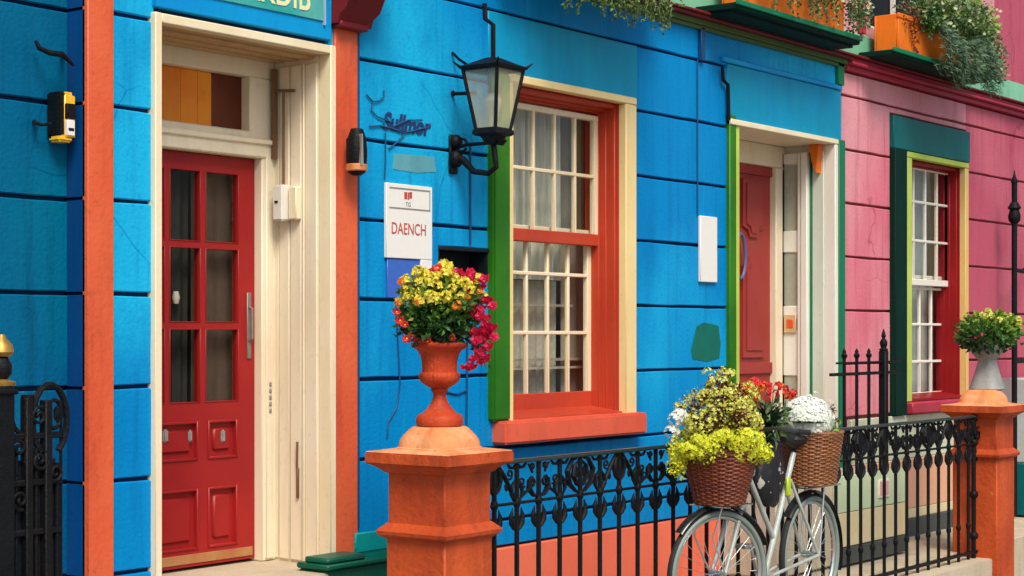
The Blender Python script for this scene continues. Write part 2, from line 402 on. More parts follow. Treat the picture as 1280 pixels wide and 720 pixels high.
JOINTS = [.56 + .4027*k for k in range(8)]          # .56 ... 3.38
def rects(x0, x1, z0, z1, holes):
    """rectangle minus holes, as rectangles"""
    xs = sorted({x0, x1, *[min(max(v, x0), x1) for h in holes for v in (h[0], h[1])]})
    zs = sorted({z0, z1, *[min(max(v, z0), z1) for h in holes for v in (h[2], h[3])]})
    out = []
    for za, zb in zip(zs, zs[1:]):
        run = None
        for xa, xb in zip(xs, xs[1:]):
            cx, cz = (xa+xb)/2, (za+zb)/2
            if any(h[0] < cx < h[1] and h[2] < cz < h[3] for h in holes):
                if run: out.append((*run, za, zb)); run = None
            else: run = (run[0], xb) if run else (xa, xb)
        if run: out.append((*run, za, zb))
    return out
def wavy(mb, xa, xb, y0, depth, za, zb):
    """one hand finished render course with slightly uneven edges and face"""
    n = max(2, int((xb - xa)/.09)); rings = []; b = .005
    for i in range(n + 1):
        x = xa + (xb - xa)*i/n
        l = za + .0045*mnoise.noise(Vector((x*2.7, za*9, 1))) + .002*mnoise.noise(Vector((x*13, za*9, 5)))
        h = zb + .0045*mnoise.noise(Vector((x*2.7, zb*9, 3))) + .002*mnoise.noise(Vector((x*13, zb*9, 8)))
        y = y0 + .003*mnoise.noise(Vector((x*1.6, za*3, 11)))
        m1 = y + .0025*mnoise.noise(Vector((x*3, za*5 + 2, 4))) ; m2 = y + .0025*mnoise.noise(Vector((x*3, za*5 + 9, 6)))
        pr = ((y0 + depth, l), (y + b, l), (y, l + b), (m1, l + (h-l)*.35), (m2, l + (h-l)*.7), (y, h - b), (y + b, h), (y0 + depth, h))
        rings.append([mb.bm.verts.new((x, p, q)) for p, q in pr])
    fs = [mb.bm.faces.new(rings[0][::-1]), mb.bm.faces.new(rings[-1])]
    for A, B in zip(rings, rings[1:]):
        for k in range(8): fs.append(mb.bm.faces.new((A[k], A[(k+1) % 8], B[(k+1) % 8], B[k])))
    mb._paint(fs)
def courses(mb, x0, x1, y0, depth, levels, holes, gap=.018):
    for za, zb in zip(levels, levels[1:]):
        a, b = za + gap/2, zb - gap/2
        xs = sorted({x0, x1, *[min(max(v, x0), x1) for h in holes if h[2] < b and h[3] > a for v in (h[0], h[1])]})
        runs = []
        for xa, xb in zip(xs, xs[1:]):
            segs = [(a, b)]
            for h in holes:
                if h[0] < (xa+xb)/2 < h[1]:
                    segs = [q for s_, e_ in segs for q in ((s_, min(e_, h[2])), (max(s_, h[3]), e_)) if q[1] - q[0] > .004]
            if runs and runs[-1][2] == segs: runs[-1][1] = xb
            else: runs.append([xa, xb, segs])
        for xa, xb, segs in runs:
            for s_, e_ in segs: wavy(mb, xa, xb, y0, depth, s_, e_)

# ---- openings (x0, x1, z0, z1)
D1 = (5.225, 6.31, .46, 2.965)
W1 = (7.80, 8.94, 1.10, 3.0)
D2 = (10.335, 11.73, .60, 2.99)
W2 = (13.10, 14.18, 1.05, 3.0)
VENT = (7.17, 7.60, 1.885, 2.06)

# =============================================================== blue house
bh = thing('terraced_house', 'bright blue terraced house with coral pilasters, two red doors and a red sash window', 'house', (8.3, F, 0))
mb = MB(); mb.use(BLUE)
lv = [.41, *JOINTS, 3.60]
lv = sorted(set(lv))
def grow(h, d, dz=None): return (h[0] - d, h[1] + d, h[2] - (d if dz is None else dz), h[3] + d)
courses(mb, 4.83, 11.895, F, .03, lv, [grow(D1, .02, .1), grow(W1, .02), grow(D2, .02), VENT, (7.605, 9.095, 2.99, 3.37), (10.21, 11.875, 2.99, 3.395), (5.20, 6.32, 2.9, 3.65)])
mb.use(NAVY)
for r in rects(4.84, 11.89, .41, 3.60, [grow(D1, .035, .1), grow(W1, .035), grow(D2, .035), VENT]): mb.box(r[0], r[1], F + .022, F + .26, r[2], r[3])
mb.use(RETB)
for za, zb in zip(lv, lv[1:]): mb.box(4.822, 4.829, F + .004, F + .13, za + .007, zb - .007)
mb.build('wall', None, bh)
MB().box(4.84, 10.2, F - .012, F + .25, .0, .405, .006).build('plinth', SALM, bh)
# smooth lintel panels
mb = MB(); mb.use(TEALB)
mb.box(7.60, 9.10, F - .006, F + .03, 3.045, 3.372, .004)
mb.build('lintel_panel', None, bh); mb = MB(); mb.use(TEALB)
mb.box(10.20, 11.88, F - .008, F + .03, 3.03, 3.40, .004)
mb.build('lintel_panel', None, bh); mb = MB(); mb.use(BLUE2); mb.box(10.12, 11.88, F - .022, F + .03, 3.405, 3.44, .006)
mb.use(MGRN); mb.box(11.80, 11.895, F - .03, F + .03, 3.4401, 3.60, .004)
mb.build('string_course', None, bh)
# pilasters with corbels
def pilaster(x0, x1, corbel):
    o = MB().box(x0, x1, F - .018, F + .02, .50, 3.12 if corbel else 3.9, .005).build('pilaster', CORAL, bh)
    if corbel:
        c = MB()
        prof = [(F + .02, 3.12), (F - .06, 3.12), (F - .075, 3.16), (F - .12, 3.19), (F - .15, 3.25), (F - .24, 3.33), (F - .26, 3.6), (F + .02, 3.6)]
        c.prismx(prof, x0 - .03, x1 + .05)
        c.box(x0 - .015, x1 + .02, F - .072, F + .01, 3.10, 3.135, .006)
        cc = c.build('corbel', MAROON, o)
    return o
pilaster(4.822, 4.965, False); pilaster(6.352, 6.52, True)
MB().tube([(6.535, F - .004, .62), (6.535, F - .004, 3.1)], .008).build('pipe', CABLE, bh)
# fascia with painted sign
fs = MB().box(5.19, 6.325, F - .02, F + .04, 3.035, 3.62, .004).build('fascia', BLUE2, bh)
sb = MB().box(5.22, X_(408, F - .03), F - .028, F - .018, 3.12, 3.60, .002).build('sign_panel', PATCHT, fs)
text_obj('lettering', 'NAKDIB', CREAMINK, fs, (5.60, F - .030, 3.155), .185, extr=.0015, sx=.83, bold=.002)
MB().box(X_(405, F - .03), X_(407.5, F - .03), F - .032, F - .018, 3.10, 3.58, .002).build('sign_edge', paint('faded_lilac_edge', (.45, .5, .75)), fs)
# ---- first door
mb = MB(); mb.use(CREAML)
mb.box(5.185, 5.225, F - .03, F + .05, .46, 3.01, .004); mb.box(6.31, 6.35, F - .028, F + .05, .46, 3.01, .004)
mb.box(5.226, 6.309, F - .029, F + .05, 2.967, 3.009, .004)
mb.build('door_surround', None, bh)
DY = 6.30
mb = MB(); mb.use(CREAM)
# right reveal with vertical mouldings
mb.box(6.31, 6.40, F + .051, DY + .1, .455, 2.98)
mb.box(6.292, 6.312, F + .14, F + .148, .47, 2.93, .002)
mb.box(6.300, 6.312, F + .06, F + .135, .47, 2.93, .003)
mb.box(6.296, 6.312, F + .16, F + .235, .47, 2.93, .004)
mb.box(6.298, 6.312, F + .245, F + .315, .47, 2.93, .004)
mb.box(6.302, 6.312, F + .322, F + .36, .47, 2.93, .004)
mb.box(5.14, 5.224, F + .051, DY + .1, .455, 2.98)
mb.use(TAN); mb.box(5.14, 6.40, F + .03, DY + .1, 2.9655, 3.03)
for k in range(3): mb.box(5.23, 6.305, F + .08 + .1*k, F + .15 + .1*k, 2.952, 2.967, .003)
mb.build('door_reveal', None, bh)
mb = MB(); mb.use(CREAM)
fx0, fx1 = 5.325, 6.215
mb.box(5.225, fx0, DY - .05, DY + .09, .46, 2.55, .006); mb.box(fx1, 6.309, DY - .05, DY + .09, .46, 2.55, .006)
mb.box(6.235, 6.285, DY - .062, DY - .045, .47, 2.5, .005)
mb.box(5.225, 6.309, DY - .06, DY + .09, 2.47, 2.555, .008)      # transom bar
mb.box(5.225, 6.309, DY - .075, DY - .05, 2.535, 2.565, .006)
mb.box(5.225, 6.309, DY - .045, DY + .09, 2.87, 2.965, .004)
mb.box(6.135, 6.309, DY - .045, DY + .09, 2.56, 2.87, .004); mb.box(5.225, 5.36, DY - .045, DY + .09, 2.56, 2.87, .004)
mb.box(5.36, 6.135, DY - .05, DY + .02, 2.56, 2.60, .006)
dfm = mb.build('door_frame', None, bh)
mb = MB(); mb.use(GREYINK)
for k in range(5): mb.box(6.252, 6.268, DY - .068, DY - .06, 1.20 + k*.033, 1.222 + k*.033, .003)
mb.build('lock_plate', None, dfm)
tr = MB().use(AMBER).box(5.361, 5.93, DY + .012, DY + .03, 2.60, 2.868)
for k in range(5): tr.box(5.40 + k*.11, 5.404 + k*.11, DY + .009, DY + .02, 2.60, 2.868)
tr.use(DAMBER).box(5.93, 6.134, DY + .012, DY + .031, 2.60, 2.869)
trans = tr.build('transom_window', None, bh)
# door leaf
mb = MB(); mb.use(REDD)
dz0, dz1 = .475, 2.465
holes = []
cols = [(5.415, 5.622), (5.650, 5.848), (5.880, 6.102)]
rows = [(1.262, 1.620), (1.650, 2.012), (2.040, 2.385)]
for a, b in cols:
    for c, d in rows: holes.append((a, b, c, d))
low = [(5.425, 5.835, .985, 1.175), (5.895, 6.095, .985, 1.175), (5.425, 5.835, .555, .85), (5.895, 6.095, .555, .85)]
for r in rects(fx0 + .003, fx1 - .003, dz0, dz1, holes + low): mb.box(r[0], r[1], DY + .0, DY + .045, r[2], r[3])
for h in holes:   # glazing beads
    a, b, c, d = h; t = .005
    for q in ((a, a+t, c, d), (b-t, b, c, d), (a+t, b-t, c, c+t), (a+t, b-t, d-t, d)): mb.box(q[0], q[1], DY - .004, DY + .03, q[2], q[3], .002)
for (a, b, c, d) in low:  # raised and fielded panels
    mb.box(a, b, DY + .018, DY + .04, c, d)
    t = .014
    for q in ((a, a+t, c, d), (b-t, b, c, d), (a+t, b-t, c, c+t), (a+t, b-t, d-t, d)): mb.box(q[0], q[1], DY - .008, DY + .03, q[2], q[3], .004)
    mb.box(a + .045, b - .045, DY + .004, DY + .03, c + .04, d - .04, .010)
door = mb.build('door', None, bh)
mb = MB()
for a, b, c, d in holes: mb.bm.faces.new([mb.bm.verts.new(v) for v in ((a, DY + .015, c), (b, DY + .015, c), (b, DY + .015, d), (a, DY + .015, d))])
mb.build('glass', DOORGL, door)
MB().box(fx0 + .02, fx1 - .02, DY - .006, DY + .001, .49, .535, .002).build('kickplate', BRASS, door)
h = MB().box(6.155, 6.184, DY - .008, DY + .0, 1.47, 1.80, .003)
h.tube([(6.168, DY - .008, 1.73), (6.168, DY - .028, 1.72), (6.168, DY - .028, 1.57), (6.168, DY - .008, 1.56)], .007).build('handle', plain('dull_grey_metal', (.26, .22, .19), .55, .4, .35), door)
for px, w, hh in ((207, .034, .062), (238, .024, .058), (279, .028, .062)):
    zc_ = Z_(px, 545, DY); MB().box(X_(px, DY) - w/2, X_(px, DY) + w/2, DY - .006, DY + .01, zc_ - hh/2, zc_ + hh/2, .009, seg=2).build('door_plate', GALV, door)
mb = MB(); curtain(mb, 5.33, 5.86, DY + .11, 1.22, 2.42, .012, .06, 12); mb.build('pane_tone_sheet', plain('dark_olive_pane_sheet', (.020, .022, .018), .7, 0, .5), bh, normals=False)  # sheet added behind the panes, the unlit hall's tone put into its colour
mb = MB(); curtain(mb, 5.87, 6.20, DY + .09, 1.22, 2.42, .004, .14, 13); mb.build('pane_tone_sheet', plain('brown_pane_sheet', (.105, .075, .055), .7, 0, .3), bh, normals=False)  # second added sheet, lighter brown for the right-hand panes
mb = MB(); mb.use(WPLAST); zz = 1.74; mb.lathe(5.76, DY + .075, [(.012, zz), (.02, zz + .03), (.012, zz + .06)], 10); mb.build('ornament', None, bh)
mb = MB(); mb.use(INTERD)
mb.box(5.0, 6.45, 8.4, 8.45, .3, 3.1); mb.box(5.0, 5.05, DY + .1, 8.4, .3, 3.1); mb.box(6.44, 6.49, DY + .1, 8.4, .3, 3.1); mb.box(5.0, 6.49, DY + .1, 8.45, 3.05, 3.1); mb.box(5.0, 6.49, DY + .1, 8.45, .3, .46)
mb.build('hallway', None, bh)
MB().use(STONE).box(5.18, 6.36, F - .2, DY + .1, .12, .458, .008).box(5.12, 6.1, F - .5, F - .2, .0, .24, .01).build('doorstep', None, bh)
# green painted base block beside the doorway
mb = MB(); mb.use(paint('bottle_green_paint', (.0, .105, .062), (.0, .085, .05), .4, 2, .3, .2))
mb.box(6.10, 7.35, F - .20, F - .013, 0, .47, .008)
mb.box(6.08, 7.37, F - .225, F - .013, .472, .50, .008); mb.box(6.085, 6.36, F - .218, F - .06, .50, .53, .01)
mb.build('base_block', None, bh)
mb = MB().box(6.49, 7.36, F - .03, F - .001, .50, .60, .006).build('skirting', paint('bright_teal_paint', (.0, .33, .30), (.0, .26, .30)), bh)

def window_room(x0, x1, y0, y1, z0, z1, house):
    mb = MB(); mb.use(INTER)
    mb.box(x0, x1, y1, y1 + .05, z0, z1); mb.box(x0 - .05, x0, y0, y1 + .05, z0, z1); mb.box(x1, x1 + .05, y0, y1 + .05, z0, z1)
    mb.box(x0 - .05, x1 + .05, y0, y1 + .05, z1, z1 + .05); mb.box(x0 - .05, x1 + .05, y0, y1 + .05, z0 - .05, z0)
    return mb.build('room', None, house)
def sash_window(house, op, sashY, colx, upz, loz, meet, fm, rail_mat, bar_mat, trim_top, trim_left, trim_right, label, sill):
    """op opening; colx = vertical bar positions; upz / loz = horizontal bar heights"""
    x0, x1, z0, z1 = op
    mb = MB(); mb.use(fm)
    # reveals and head lining
    mb.box(x1, x1 + .06, F + .03, sashY + .10, z0, z1); mb.box(x0 - .06, x0, F + .03, sashY + .10, z0, z1)
    mb.box(x0 - .06, x1 + .06, F + .03, sashY + .10, z1, z1 + .03)
    # stepped box frame
    for k, (w, y) in enumerate(((.018, F + .045), (.032, F + .10), (.045, F + .145))):
        mb.box(x1 - w, x1, y, sashY + .099, z0, z1 - .001, .004); mb.box(x0, x0 + w, y, sashY + .099, z0, z1 - .001, .004)
        mb.box(x0 + w, x1 - w, y, sashY + .099, z1 - w - .012, z1 - .001, .004)
    mb.prismx([(F + .0, z0), (F + .0, z0 + .02), (sashY + .1, z0 + .06), (sashY + .1, z0)], x0, x1)
    fr = mb.build('sash_window', None, house)
    if label: fr['label'] = label
    def sash(name, y, vb, zb, botm, topm, botr, topr):
        mb = MB(); mb.use(bar_mat)
        xa, xb = vb[0], vb[-1]; w = .026
        mb.box(xa - .03, xa + .012, y, y + .035, zb[0], zb[-1], .003)
        mb.box(xb - .012, xb + .03, y, y + .035, zb[0], zb[-1], .003)
        for v in vb[1:-1]: mb.box(v - .011, v + .011, y + .003, y + .03, zb[0], zb[-1], .004)
        for v in zb[1:-1]: mb.box(xa, xb, y + .001, y + .032, v - .011, v + .011, .004)
        mb.use(topm); mb.box(xa - .03, xb + .03, y - .002, y + .037, zb[-1] - .004, zb[-1] + topr, .004)
        mb.use(botm); mb.box(xa - .03, xb + .03, y - .004, y + .037, zb[0] - botr, zb[0] + .004, .005)
        return mb.build(name, None, fr)
    sash('upper_sash', sashY, colx, upz, rail_mat, bar_mat, meet[0], .03)
    off = [c for c in colx]
    sash('lower_sash', sashY + .05, off, loz, rail_mat, bar_mat, loz[0] - z0 - .02, .03)
    for nm, yy, zl in (('upper_glass', sashY + .016, upz), ('lower_glass', sashY + .066, loz)):
        gm = MB(); gm.bm.faces.new([gm.bm.verts.new(v) for v in ((colx[0], yy, zl[0]), (colx[-1], yy, zl[0]), (colx[-1], yy, zl[-1]), (colx[0], yy, zl[-1]))])
        gm.build(nm, GLASS, fr)
    # outer trim
    t = MB(); t.use(trim_top); t.box(x0 - trim_left[1], x1 + trim_right[1], F - .03, F + .029, z1, z1 + .045, .005)
    t.use(trim_left[0]); t.box(x0 - trim_left[1], x0, F - .028, F + .029, z0 + .0, z1 - .001, .005)
    t.use(trim_right[0]); t.box(x1, x1 + trim_right[1], F - .028, F + .029, z0 + .0, z1 - .001, .005)
    t.build('trim', None, fr)
    return fr
w1 = sash_window(bh, W1, 6.05, [7.905 - .085, 8.03, 8.24, 8.452, 8.662, 8.868][0:0] + [7.845, 8.03, 8.24, 8.452, 8.662, 8.868],
    [2.20, 2.555, 2.90], [1.24, 1.60, 1.95, 2.20], (.07, 0), REDF, REDF, CREAML, YTRIM, (YTRIM, .038), (YTRIM, .12), None, None)
MB().box(7.64, 9.07, F - .10, F + .05, .985, 1.112, .012, seg=2).build('window_sill', SILLM, bh)
MB().use(GREEN).box(7.60, 7.755, F - .045, F + .02, 1.114, 3.035, .012, seg=2).build('side_board', None, bh)
rm = window_room(7.5, 9.3, 6.17, 7.6, 1.0, 3.05, bh)
mb = MB(); curtain(mb, 7.75, 8.78, 6.24, 1.92, 3.0, seed=3, amp=.022); mb.build('curtain', CURT, bh, normals=False)
mb = MB(); curtain(mb, 8.86, 9.25, 6.30, 1.15, 3.0, seed=8, amp=.015); mb.build('curtain', plain('grey_brown_curtain', (.30, .27, .22), .8), bh, normals=False)
mb = MB(); curtain(mb, 7.75, 8.85, 6.34, 1.10, 1.92, seed=5, amp=.010); mb.build('curtain', plain('beige_blind', (.52, .49, .40), .8, 0, .35), bh, normals=False)
mb = MB().use(plain('shelf_wood', (.50, .46, .38), .6))
for z in (1.38, 1.43): mb.box(7.6, 9.2, 6.22, 6.30, z, z + .014)
mb.box(7.6, 8.9, 6.24, 6.30, 1.76, 1.775); mb.box(8.2, 8.26, 6.23, 6.31, 1.1, 1.9)
mb.build('shelf', None, bh)
# ---- second door
mb = MB()
mb.use(GREEN); mb.box(10.20, 10.29, F - .03, F + .03, .6, 3.06, .008)
mb.use(YELG); mb.box(10.291, 10.335, F - .025, F + .05, .6, 3.0, .004)
mb.use(CREAML); mb.box(10.20, 11.78, F - .04, F + .05, 2.992, 3.03, .005)
mb.use(WHITEP); mb.box(11.73, 11.78, F - .036, F + .05, .6, 2.991, .004)
mb.use(MGRN); mb.box(11.781, 11.88, F - .045, F + .03, .41, 3.03, .006)
mb.build('door_surround', None, bh)
mb = MB(); mb.use(WHITEP)
mb.box(11.73, 11.80, F + .051, DY + .5, .6, 3.0); mb.box(10.25, 10.334, F + .051, DY + .1, .6, 3.0)
mb.use(OFFW); mb.box(11.715, 11.731, F + .052, F + .145, .62, 2.94, .003)
mb.use(MGRN); mb.box(11.70, 11.731, F + .147, F + .158, .62, 2.94, .002)
mb.use(WHITEP)
mb.box(11.66, 11.731, F + .16, F + .215, .62, 2.94, .006)
# panelled side light
for z0_, z1_ in ((.62, .98), (1.28, 1.62), (1.70, 1.80), (2.20, 2.36), (2.86, 2.94)): mb.box(11.688, 11.731, F + .216, F + .40, z0_, z1_, .004)
mb.box(11.67, 11.731, F + .22, F + .245, .62, 2.94, .004); mb.box(11.67, 11.731, F + .37, F + .41, .62, 2.94, .004)
mb.box(11.705, 11.7312, F + .245, F + .37, .62, 2.94)
mb.use(CREAM); mb.box(10.28, 11.80, F + .051, DY + .1, 2.992, 3.05)
mb.box(10.336, 11.73, DY - .03, DY + .06, 2.83, 2.991, .006)
mb.box(10.336, 10.62, DY - .03, DY + .06, .6, 2.83, .006); mb.box(11.575, 11.73, DY - .03, DY + .06, .6, 2.83, .006)
mb.build('door_reveal', None, bh)
mb = MB(); mb.use(REDD2); mb.box(10.62, 11.575, DY + .022, DY + .06, .6, 2.83)
def gothic(x0, x1, z0, z1, flip=False):
    cx = (x0+x1)/2; w = x1-x0; hh = .075
    if flip: pts = [(x0, z1), (x1, z1), (x1, z0 + hh), (x1 - w*.25, z0 + hh*.7), (cx + w*.18, z0), (cx - w*.18, z0), (x0 + w*.25, z0 + hh*.7), (x0, z0 + hh)]
    else: pts = [(x0, z0), (x1, z0), (x1, z1 - hh), (x1 - w*.25, z1 - hh*.7), (cx + w*.18, z1), (cx - w*.18, z1), (x0 + w*.25, z1 - hh*.7), (x0, z1 - hh)]
    return pts
for (a, b) in ((10.74, 11.06), (11.14, 11.46)):
    for z0_, z1_, fl in ((2.30, 2.72, True), (1.42, 2.16, False), (.75, 1.27, False)):
        p = gothic(a, b, z0_, z1_, fl); mb.prism([(x, z) for x, z in p], DY + .004, DY + .03)
        c = ((a+b)/2, (z0_+z1_)/2); mb.prism([(c[0] + (x-c[0])*.72, c[1] + (z-c[1])*.86) for x, z in p], DY - .006, DY + .01)
mb.box(10.62, 11.575, DY + .0, DY + .03, 2.76, 2.829, .004); mb.box(10.62, 11.575, DY, DY + .03, 1.30, 1.38, .004)
d2 = mb.build('door', None, bh); d2['label'] = 'brick red door with shaped raised panels'
for z0_, z1_ in ((.99, 1.27), (1.81, 2.19), (2.37, 2.85)): MB().box(11.698, 11.702, F + .246, F + .369, z0_, z1_).build('side_glass', plain('frosted_side_pane', (.36, .37, .30), .15, 0, .2), bh)
x_, z_ = X_(929, DY - .04), Z_(929, 320, DY - .04)
kn = MB(); kn.use(plain('blue_ribbon', (.10, .11, .26), .5)); kn.tube([(x_ - .02 + .07*math.cos(a), DY - .03, z_ + .16*math.sin(a)) for a in [2*math.pi*k/24 for k in range(24)]], .012, 6, True)
kn.build('door_ring', None, d2)
MB().prismx([(F + .055, 2.99), (F + .135, 2.99), (F + .11, 2.86), (F + .075, 2.78)], 11.64, 11.714).build('bracket', ORNG, bh)
MB().use(STONE).box(10.1, 12.0, 5.47, DY + .1, .0, .60, .01).build('landing', None, bh)
mb = MB(); mb.use(PALEG); mb.box(10.9, 12.02, 5.44, 5.469, .36, .61, .003); mb.use(PALEY); mb.box(10.9, 12.02, 5.442, 5.469, .12, .355, .003)
mb.use(DARKST); mb.box(10.9, 12.02, 5.42, 5.469, .0, .115, .003); mb.use(WHITEP); mb.box(11.55, 11.72, 5.43, 5.445, .42, .55, .002); mb.use(PALEP); mb.box(11.565, 11.63, 5.427, 5.44, .435, .535); mb.box(11.64, 11.705, 5.427, 5.44, .435, .535)
mb.build('landing_facing', None, bh)
mb = MB(); mb.use(INTERD)   # closed room behind second door not seen; wall return
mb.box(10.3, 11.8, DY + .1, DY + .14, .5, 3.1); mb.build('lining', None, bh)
# cornice, ledge, upper wall
mb = MB(); mb.use(OLIVE); mb.box(4.9, 11.92, F - .05, F + .05, 3.60, 3.635, .004); mb.box(4.9, 11.92, F - .03, F + .05, 3.575, 3.60, .004)
mb.use(MAROON); mb.box(4.9, 11.925, F - .09, F + .05, 3.635, 3.655, .004); mb.box(4.9, 11.925, F - .11, F + .05, 3.656, 3.672, .004)
mb.build('cornice', None, bh)
for x0, x1 in ((7.55, 9.12), (9.80, 11.58)):
    mb = MB(); mb.use(DGRN); mb.box(x0, x1, F - .31, F + .02, 3.674, 3.72, .008); mb.box(x0 + .02, x1 - .02, F - .26, F + .02, 3.655, 3.6735)
    mb.use(MGRN); mb.box(x0 - .01, x1 + .01, F - .325, F - .305, 3.70, 3.735, .004); mb.build('window_ledge', None, bh)
UW = [(7.75, 8.95, 3.95, 5.5), (10.0, 11.3, 3.95, 5.5)]
mb = MB(); mb.use(MINT)
for r in rects(4.84, 11.89, 3.673, 3.90, UW): mb.box(r[0], r[1], F, F + .25, r[2], r[3])
mb.use(PALEP)
for r in rects(4.84, 11.89, 3.90, 6.6, UW): mb.box(r[0], r[1], F + .004, F + .25, r[2], r[3])
mb.use(BLUE2); mb.box(4.8, 11.9, F - .06, F + .3, 6.6, 6.75, .01)
mb.build('upper_wall', None, bh)
for a, b, c, d in UW:
    mb = MB(); mb.use(WHITEP)
    for q in ((a, a+.05, c, d), (b-.05, b, c, d), (a+.05, b-.05, c, c+.06), (a+.05, b-.05, d-.05, d), ((a+b)/2-.012, (a+b)/2+.012, c+.06, d-.05), (a+.05, b-.05, (c+d)/2-.02, (c+d)/2+.02)): mb.box(q[0], q[1], F + .12, F + .16, q[2], q[3], .003)
    mb.use(SLATE); mb.box(a, b, F + .155, F + .18, c, d); mb.build('upper_window', None, bh)
mb = MB(); mb.use(BLUE2); mb.box(4.83, 5.0, F + .27, 13, 0, 6.6); mb.box(4.83, 11.89, 13, 13.2, 0, 6.6); mb.build('rear_wall', None, bh)
def roof(x0, x1, parent): MB().prismx([(F + .1, 6.76), (9.5, 9.2), (13.3, 6.7)], x0, x1).build('roof', ROOFM, parent)
roof(4.85, 11.88, bh)
# marks on the wall
def patch(pts, mat, y=F - .002, name='paint_patch'):
    P = [(X_(a, y), Z_(a, b, y)) for a, b in pts]
    return MB().prism(P, y, y + .004).build(name, mat, bh)
patch([(871, 408), (880, 403), (898, 407), (901, 430), (899, 448), (884, 452), (866, 449), (864, 437)], PATCHG, F - .003)
patch([(493, 192), (543, 196), (545, 215), (520, 216), (491, 211)], PATCHY, F - .003)
gr = text_obj('graffiti', 'Sullmor', INKBLUE, bh, (X_(478, F - .004), F - .004, Z_(478, 161, F)), .125, shear=.3, extr=.001, sx=.95, bold=.004)
mb = MB()
mb.tube([(X_(p, F - .004), F - .004, Z_(p, q, F)) for p, q in ((476, 158), (495, 162), (512, 165), (535, 160), (538, 154))], .004, 5)
mb.build('graffiti_flourish', INKBLUE, gr)
# recessed dark hatch
mb = MB(); mb.use(SLATE); x0, x1, z0, z1 = VENT
mb.box(x0, x1, F + .12, F + .14, z0, z1); mb.box(x0, x1, F - .012, F + .12, z1 - .02, z1, .003); mb.box(x0, x0 + .012, F, F + .12, z0, z1 - .02); mb.box(x1 - .012, x1, F, F + .12, z0, z1 - .02); mb.box(x0, x1, F, F + .12, z0, z0 + .012)
mb.build('wall_niche', None, bh)

# =============================================================== pink house
ph = thing('terraced_house', 'pink terraced house with teal trimmed sash window and raspberry cornice, at the right', 'house', (15, F, 0))
mb = MB(); mb.use(PINK)
lvp = sorted(set([.95, *JOINTS[1:], 3.56]))
TEALJ = (12.74, 14.26, 1.0, 3.33)
courses(mb, 11.905, 14.25, F, .03, lvp, [W2, TEALJ])
mb.use(MAGN); courses(mb, 14.25, 19.0, F + .002, .03, lvp, [W2, TEALJ])
mb.use(MAROON)
for r in rects(11.9, 19.0, -.3, 3.60, [grow(W2, .035)]): mb.box(r[0], r[1], F + .022, F + .26, r[2], r[3])
mb.build('wall', None, ph)
mb = MB(); mb.use(TEALG); mb.box(12.74, 14.265, F - .035, F + .02, 3.05, 3.31, .006)
mb.use(DGRN); mb.box(12.74, 12.96, F - .05, F + .02, .95, 3.049, .006)
mb.use(PINK); mb.box(12.96, 14.26, F - .002, F + .02, .95, 1.04); 
mb.build('lintel_panel', None, ph)
w2 = sash_window(ph, W2, 6.02, [13.24, 13.475, 13.71, 13.945, 14.16],
    [2.04, 2.36, 2.68, 2.95], [1.10, 1.36, 1.67, 1.97, 2.05], (.05, 0), CRIM, WHITEP, WHITEP, YELG, (YELG, .135), (paint('ochre_trim_paint', (.75, .42, .12), (.7, .5, .2)), .07), None, None)
MB().box(12.98, 14.3, F - .09, F + .05, .955, 1.045, .01).build('window_sill', RASP, ph)
window_room(12.9, 14.5, 6.13, 7.4, 1.0, 3.05, ph)
mb = MB(); curtain(mb, 13.0, 14.4, 6.26, 1.05, 3.0, seed=9); mb.build('curtain', plain('grey_net_curtain', (.42, .47, .47), .8), ph, normals=False)
mb = MB(); mb.use(RASP)
mb.box(11.93, 19, F - .04, F + .05, 3.565, 3.60, .005); mb.box(11.93, 19, F - .085, F + .05, 3.602, 3.625, .005); mb.box(11.93, 19, F - .07, F + .05, 3.627, 3.655, .005)
mb.use(MAROON); mb.box(11.93, 19, F - .11, F + .05, 3.656, 3.672, .004)
mb.build('cornice', None, ph)
UW2 = [(12.4, 13.8, 3.95, 5.5)]
mb = MB(); mb.use(MINT); mb.box(11.9, 19, F - .02, F + .25, 3.673, 3.86, .004)
mb.use(PALEP)
for r in rects(11.9, 14.9, 3.86, 6.6, UW2): mb.box(r[0], r[1], F + .004, F + .25, r[2], r[3])
mb.use(MAGN); mb.box(14.9, 19, F + .002, F + .25, 3.86, 6.6); mb.use(PINK); mb.box(11.9, 19, F - .06, F + .3, 6.6, 6.75, .01)
mb.use(RASP); mb.box(12.18, 12.24, F - .04, F + .02, 3.87, 5.6, .004)
mb.build('upper_wall', None, ph)
mb = MB(); mb.use(WHITEP)
for a, b, c, d in UW2:
    for q in ((a, a+.05, c, d), (b-.05, b, c, d), (a+.05, b-.05, c, c+.06), (a+.05, b-.05, d-.05, d), ((a+b)/2-.012, (a+b)/2+.012, c+.06, d-.05)): mb.box(q[0], q[1], F + .12, F + .16, q[2], q[3], .003)
mb.use(SLATE); mb.box(12.4, 13.8, F + .17, F + .18, 3.95, 5.5)
mb.build('upper_windows', None, ph)
mb = MB(); mb.use(DGRN); mb.box(12.14, 13.96, F - .31, F - .02, 3.674, 3.72, .008); mb.use(MGRN); mb.box(12.13, 13.97, F - .325, F - .305, 3.70, 3.735, .004); mb.build('window_ledge', None, ph)
mb = MB(); mb.use(paint('pale_sage_render', (.58, .62, .46), (.50, .56, .42), .6, 1.5, .4, .4, 50, (.2, .2, .12))); mb.box(12.03, 19, F - .02, F + .02, .60, .945, .004); mb.use(PEACH); mb.box(12.03, 19, F - .03, F + .02, .20, .597, .004)
mb.use(DARKST); mb.box(12.03, 19, F - .06, F + .02, -.3, .12, .004); mb.use(PALEY); mb.box(12.03, 19, F - .028, F + .02, .12, .197, .004); mb.build('plinth', None, ph)
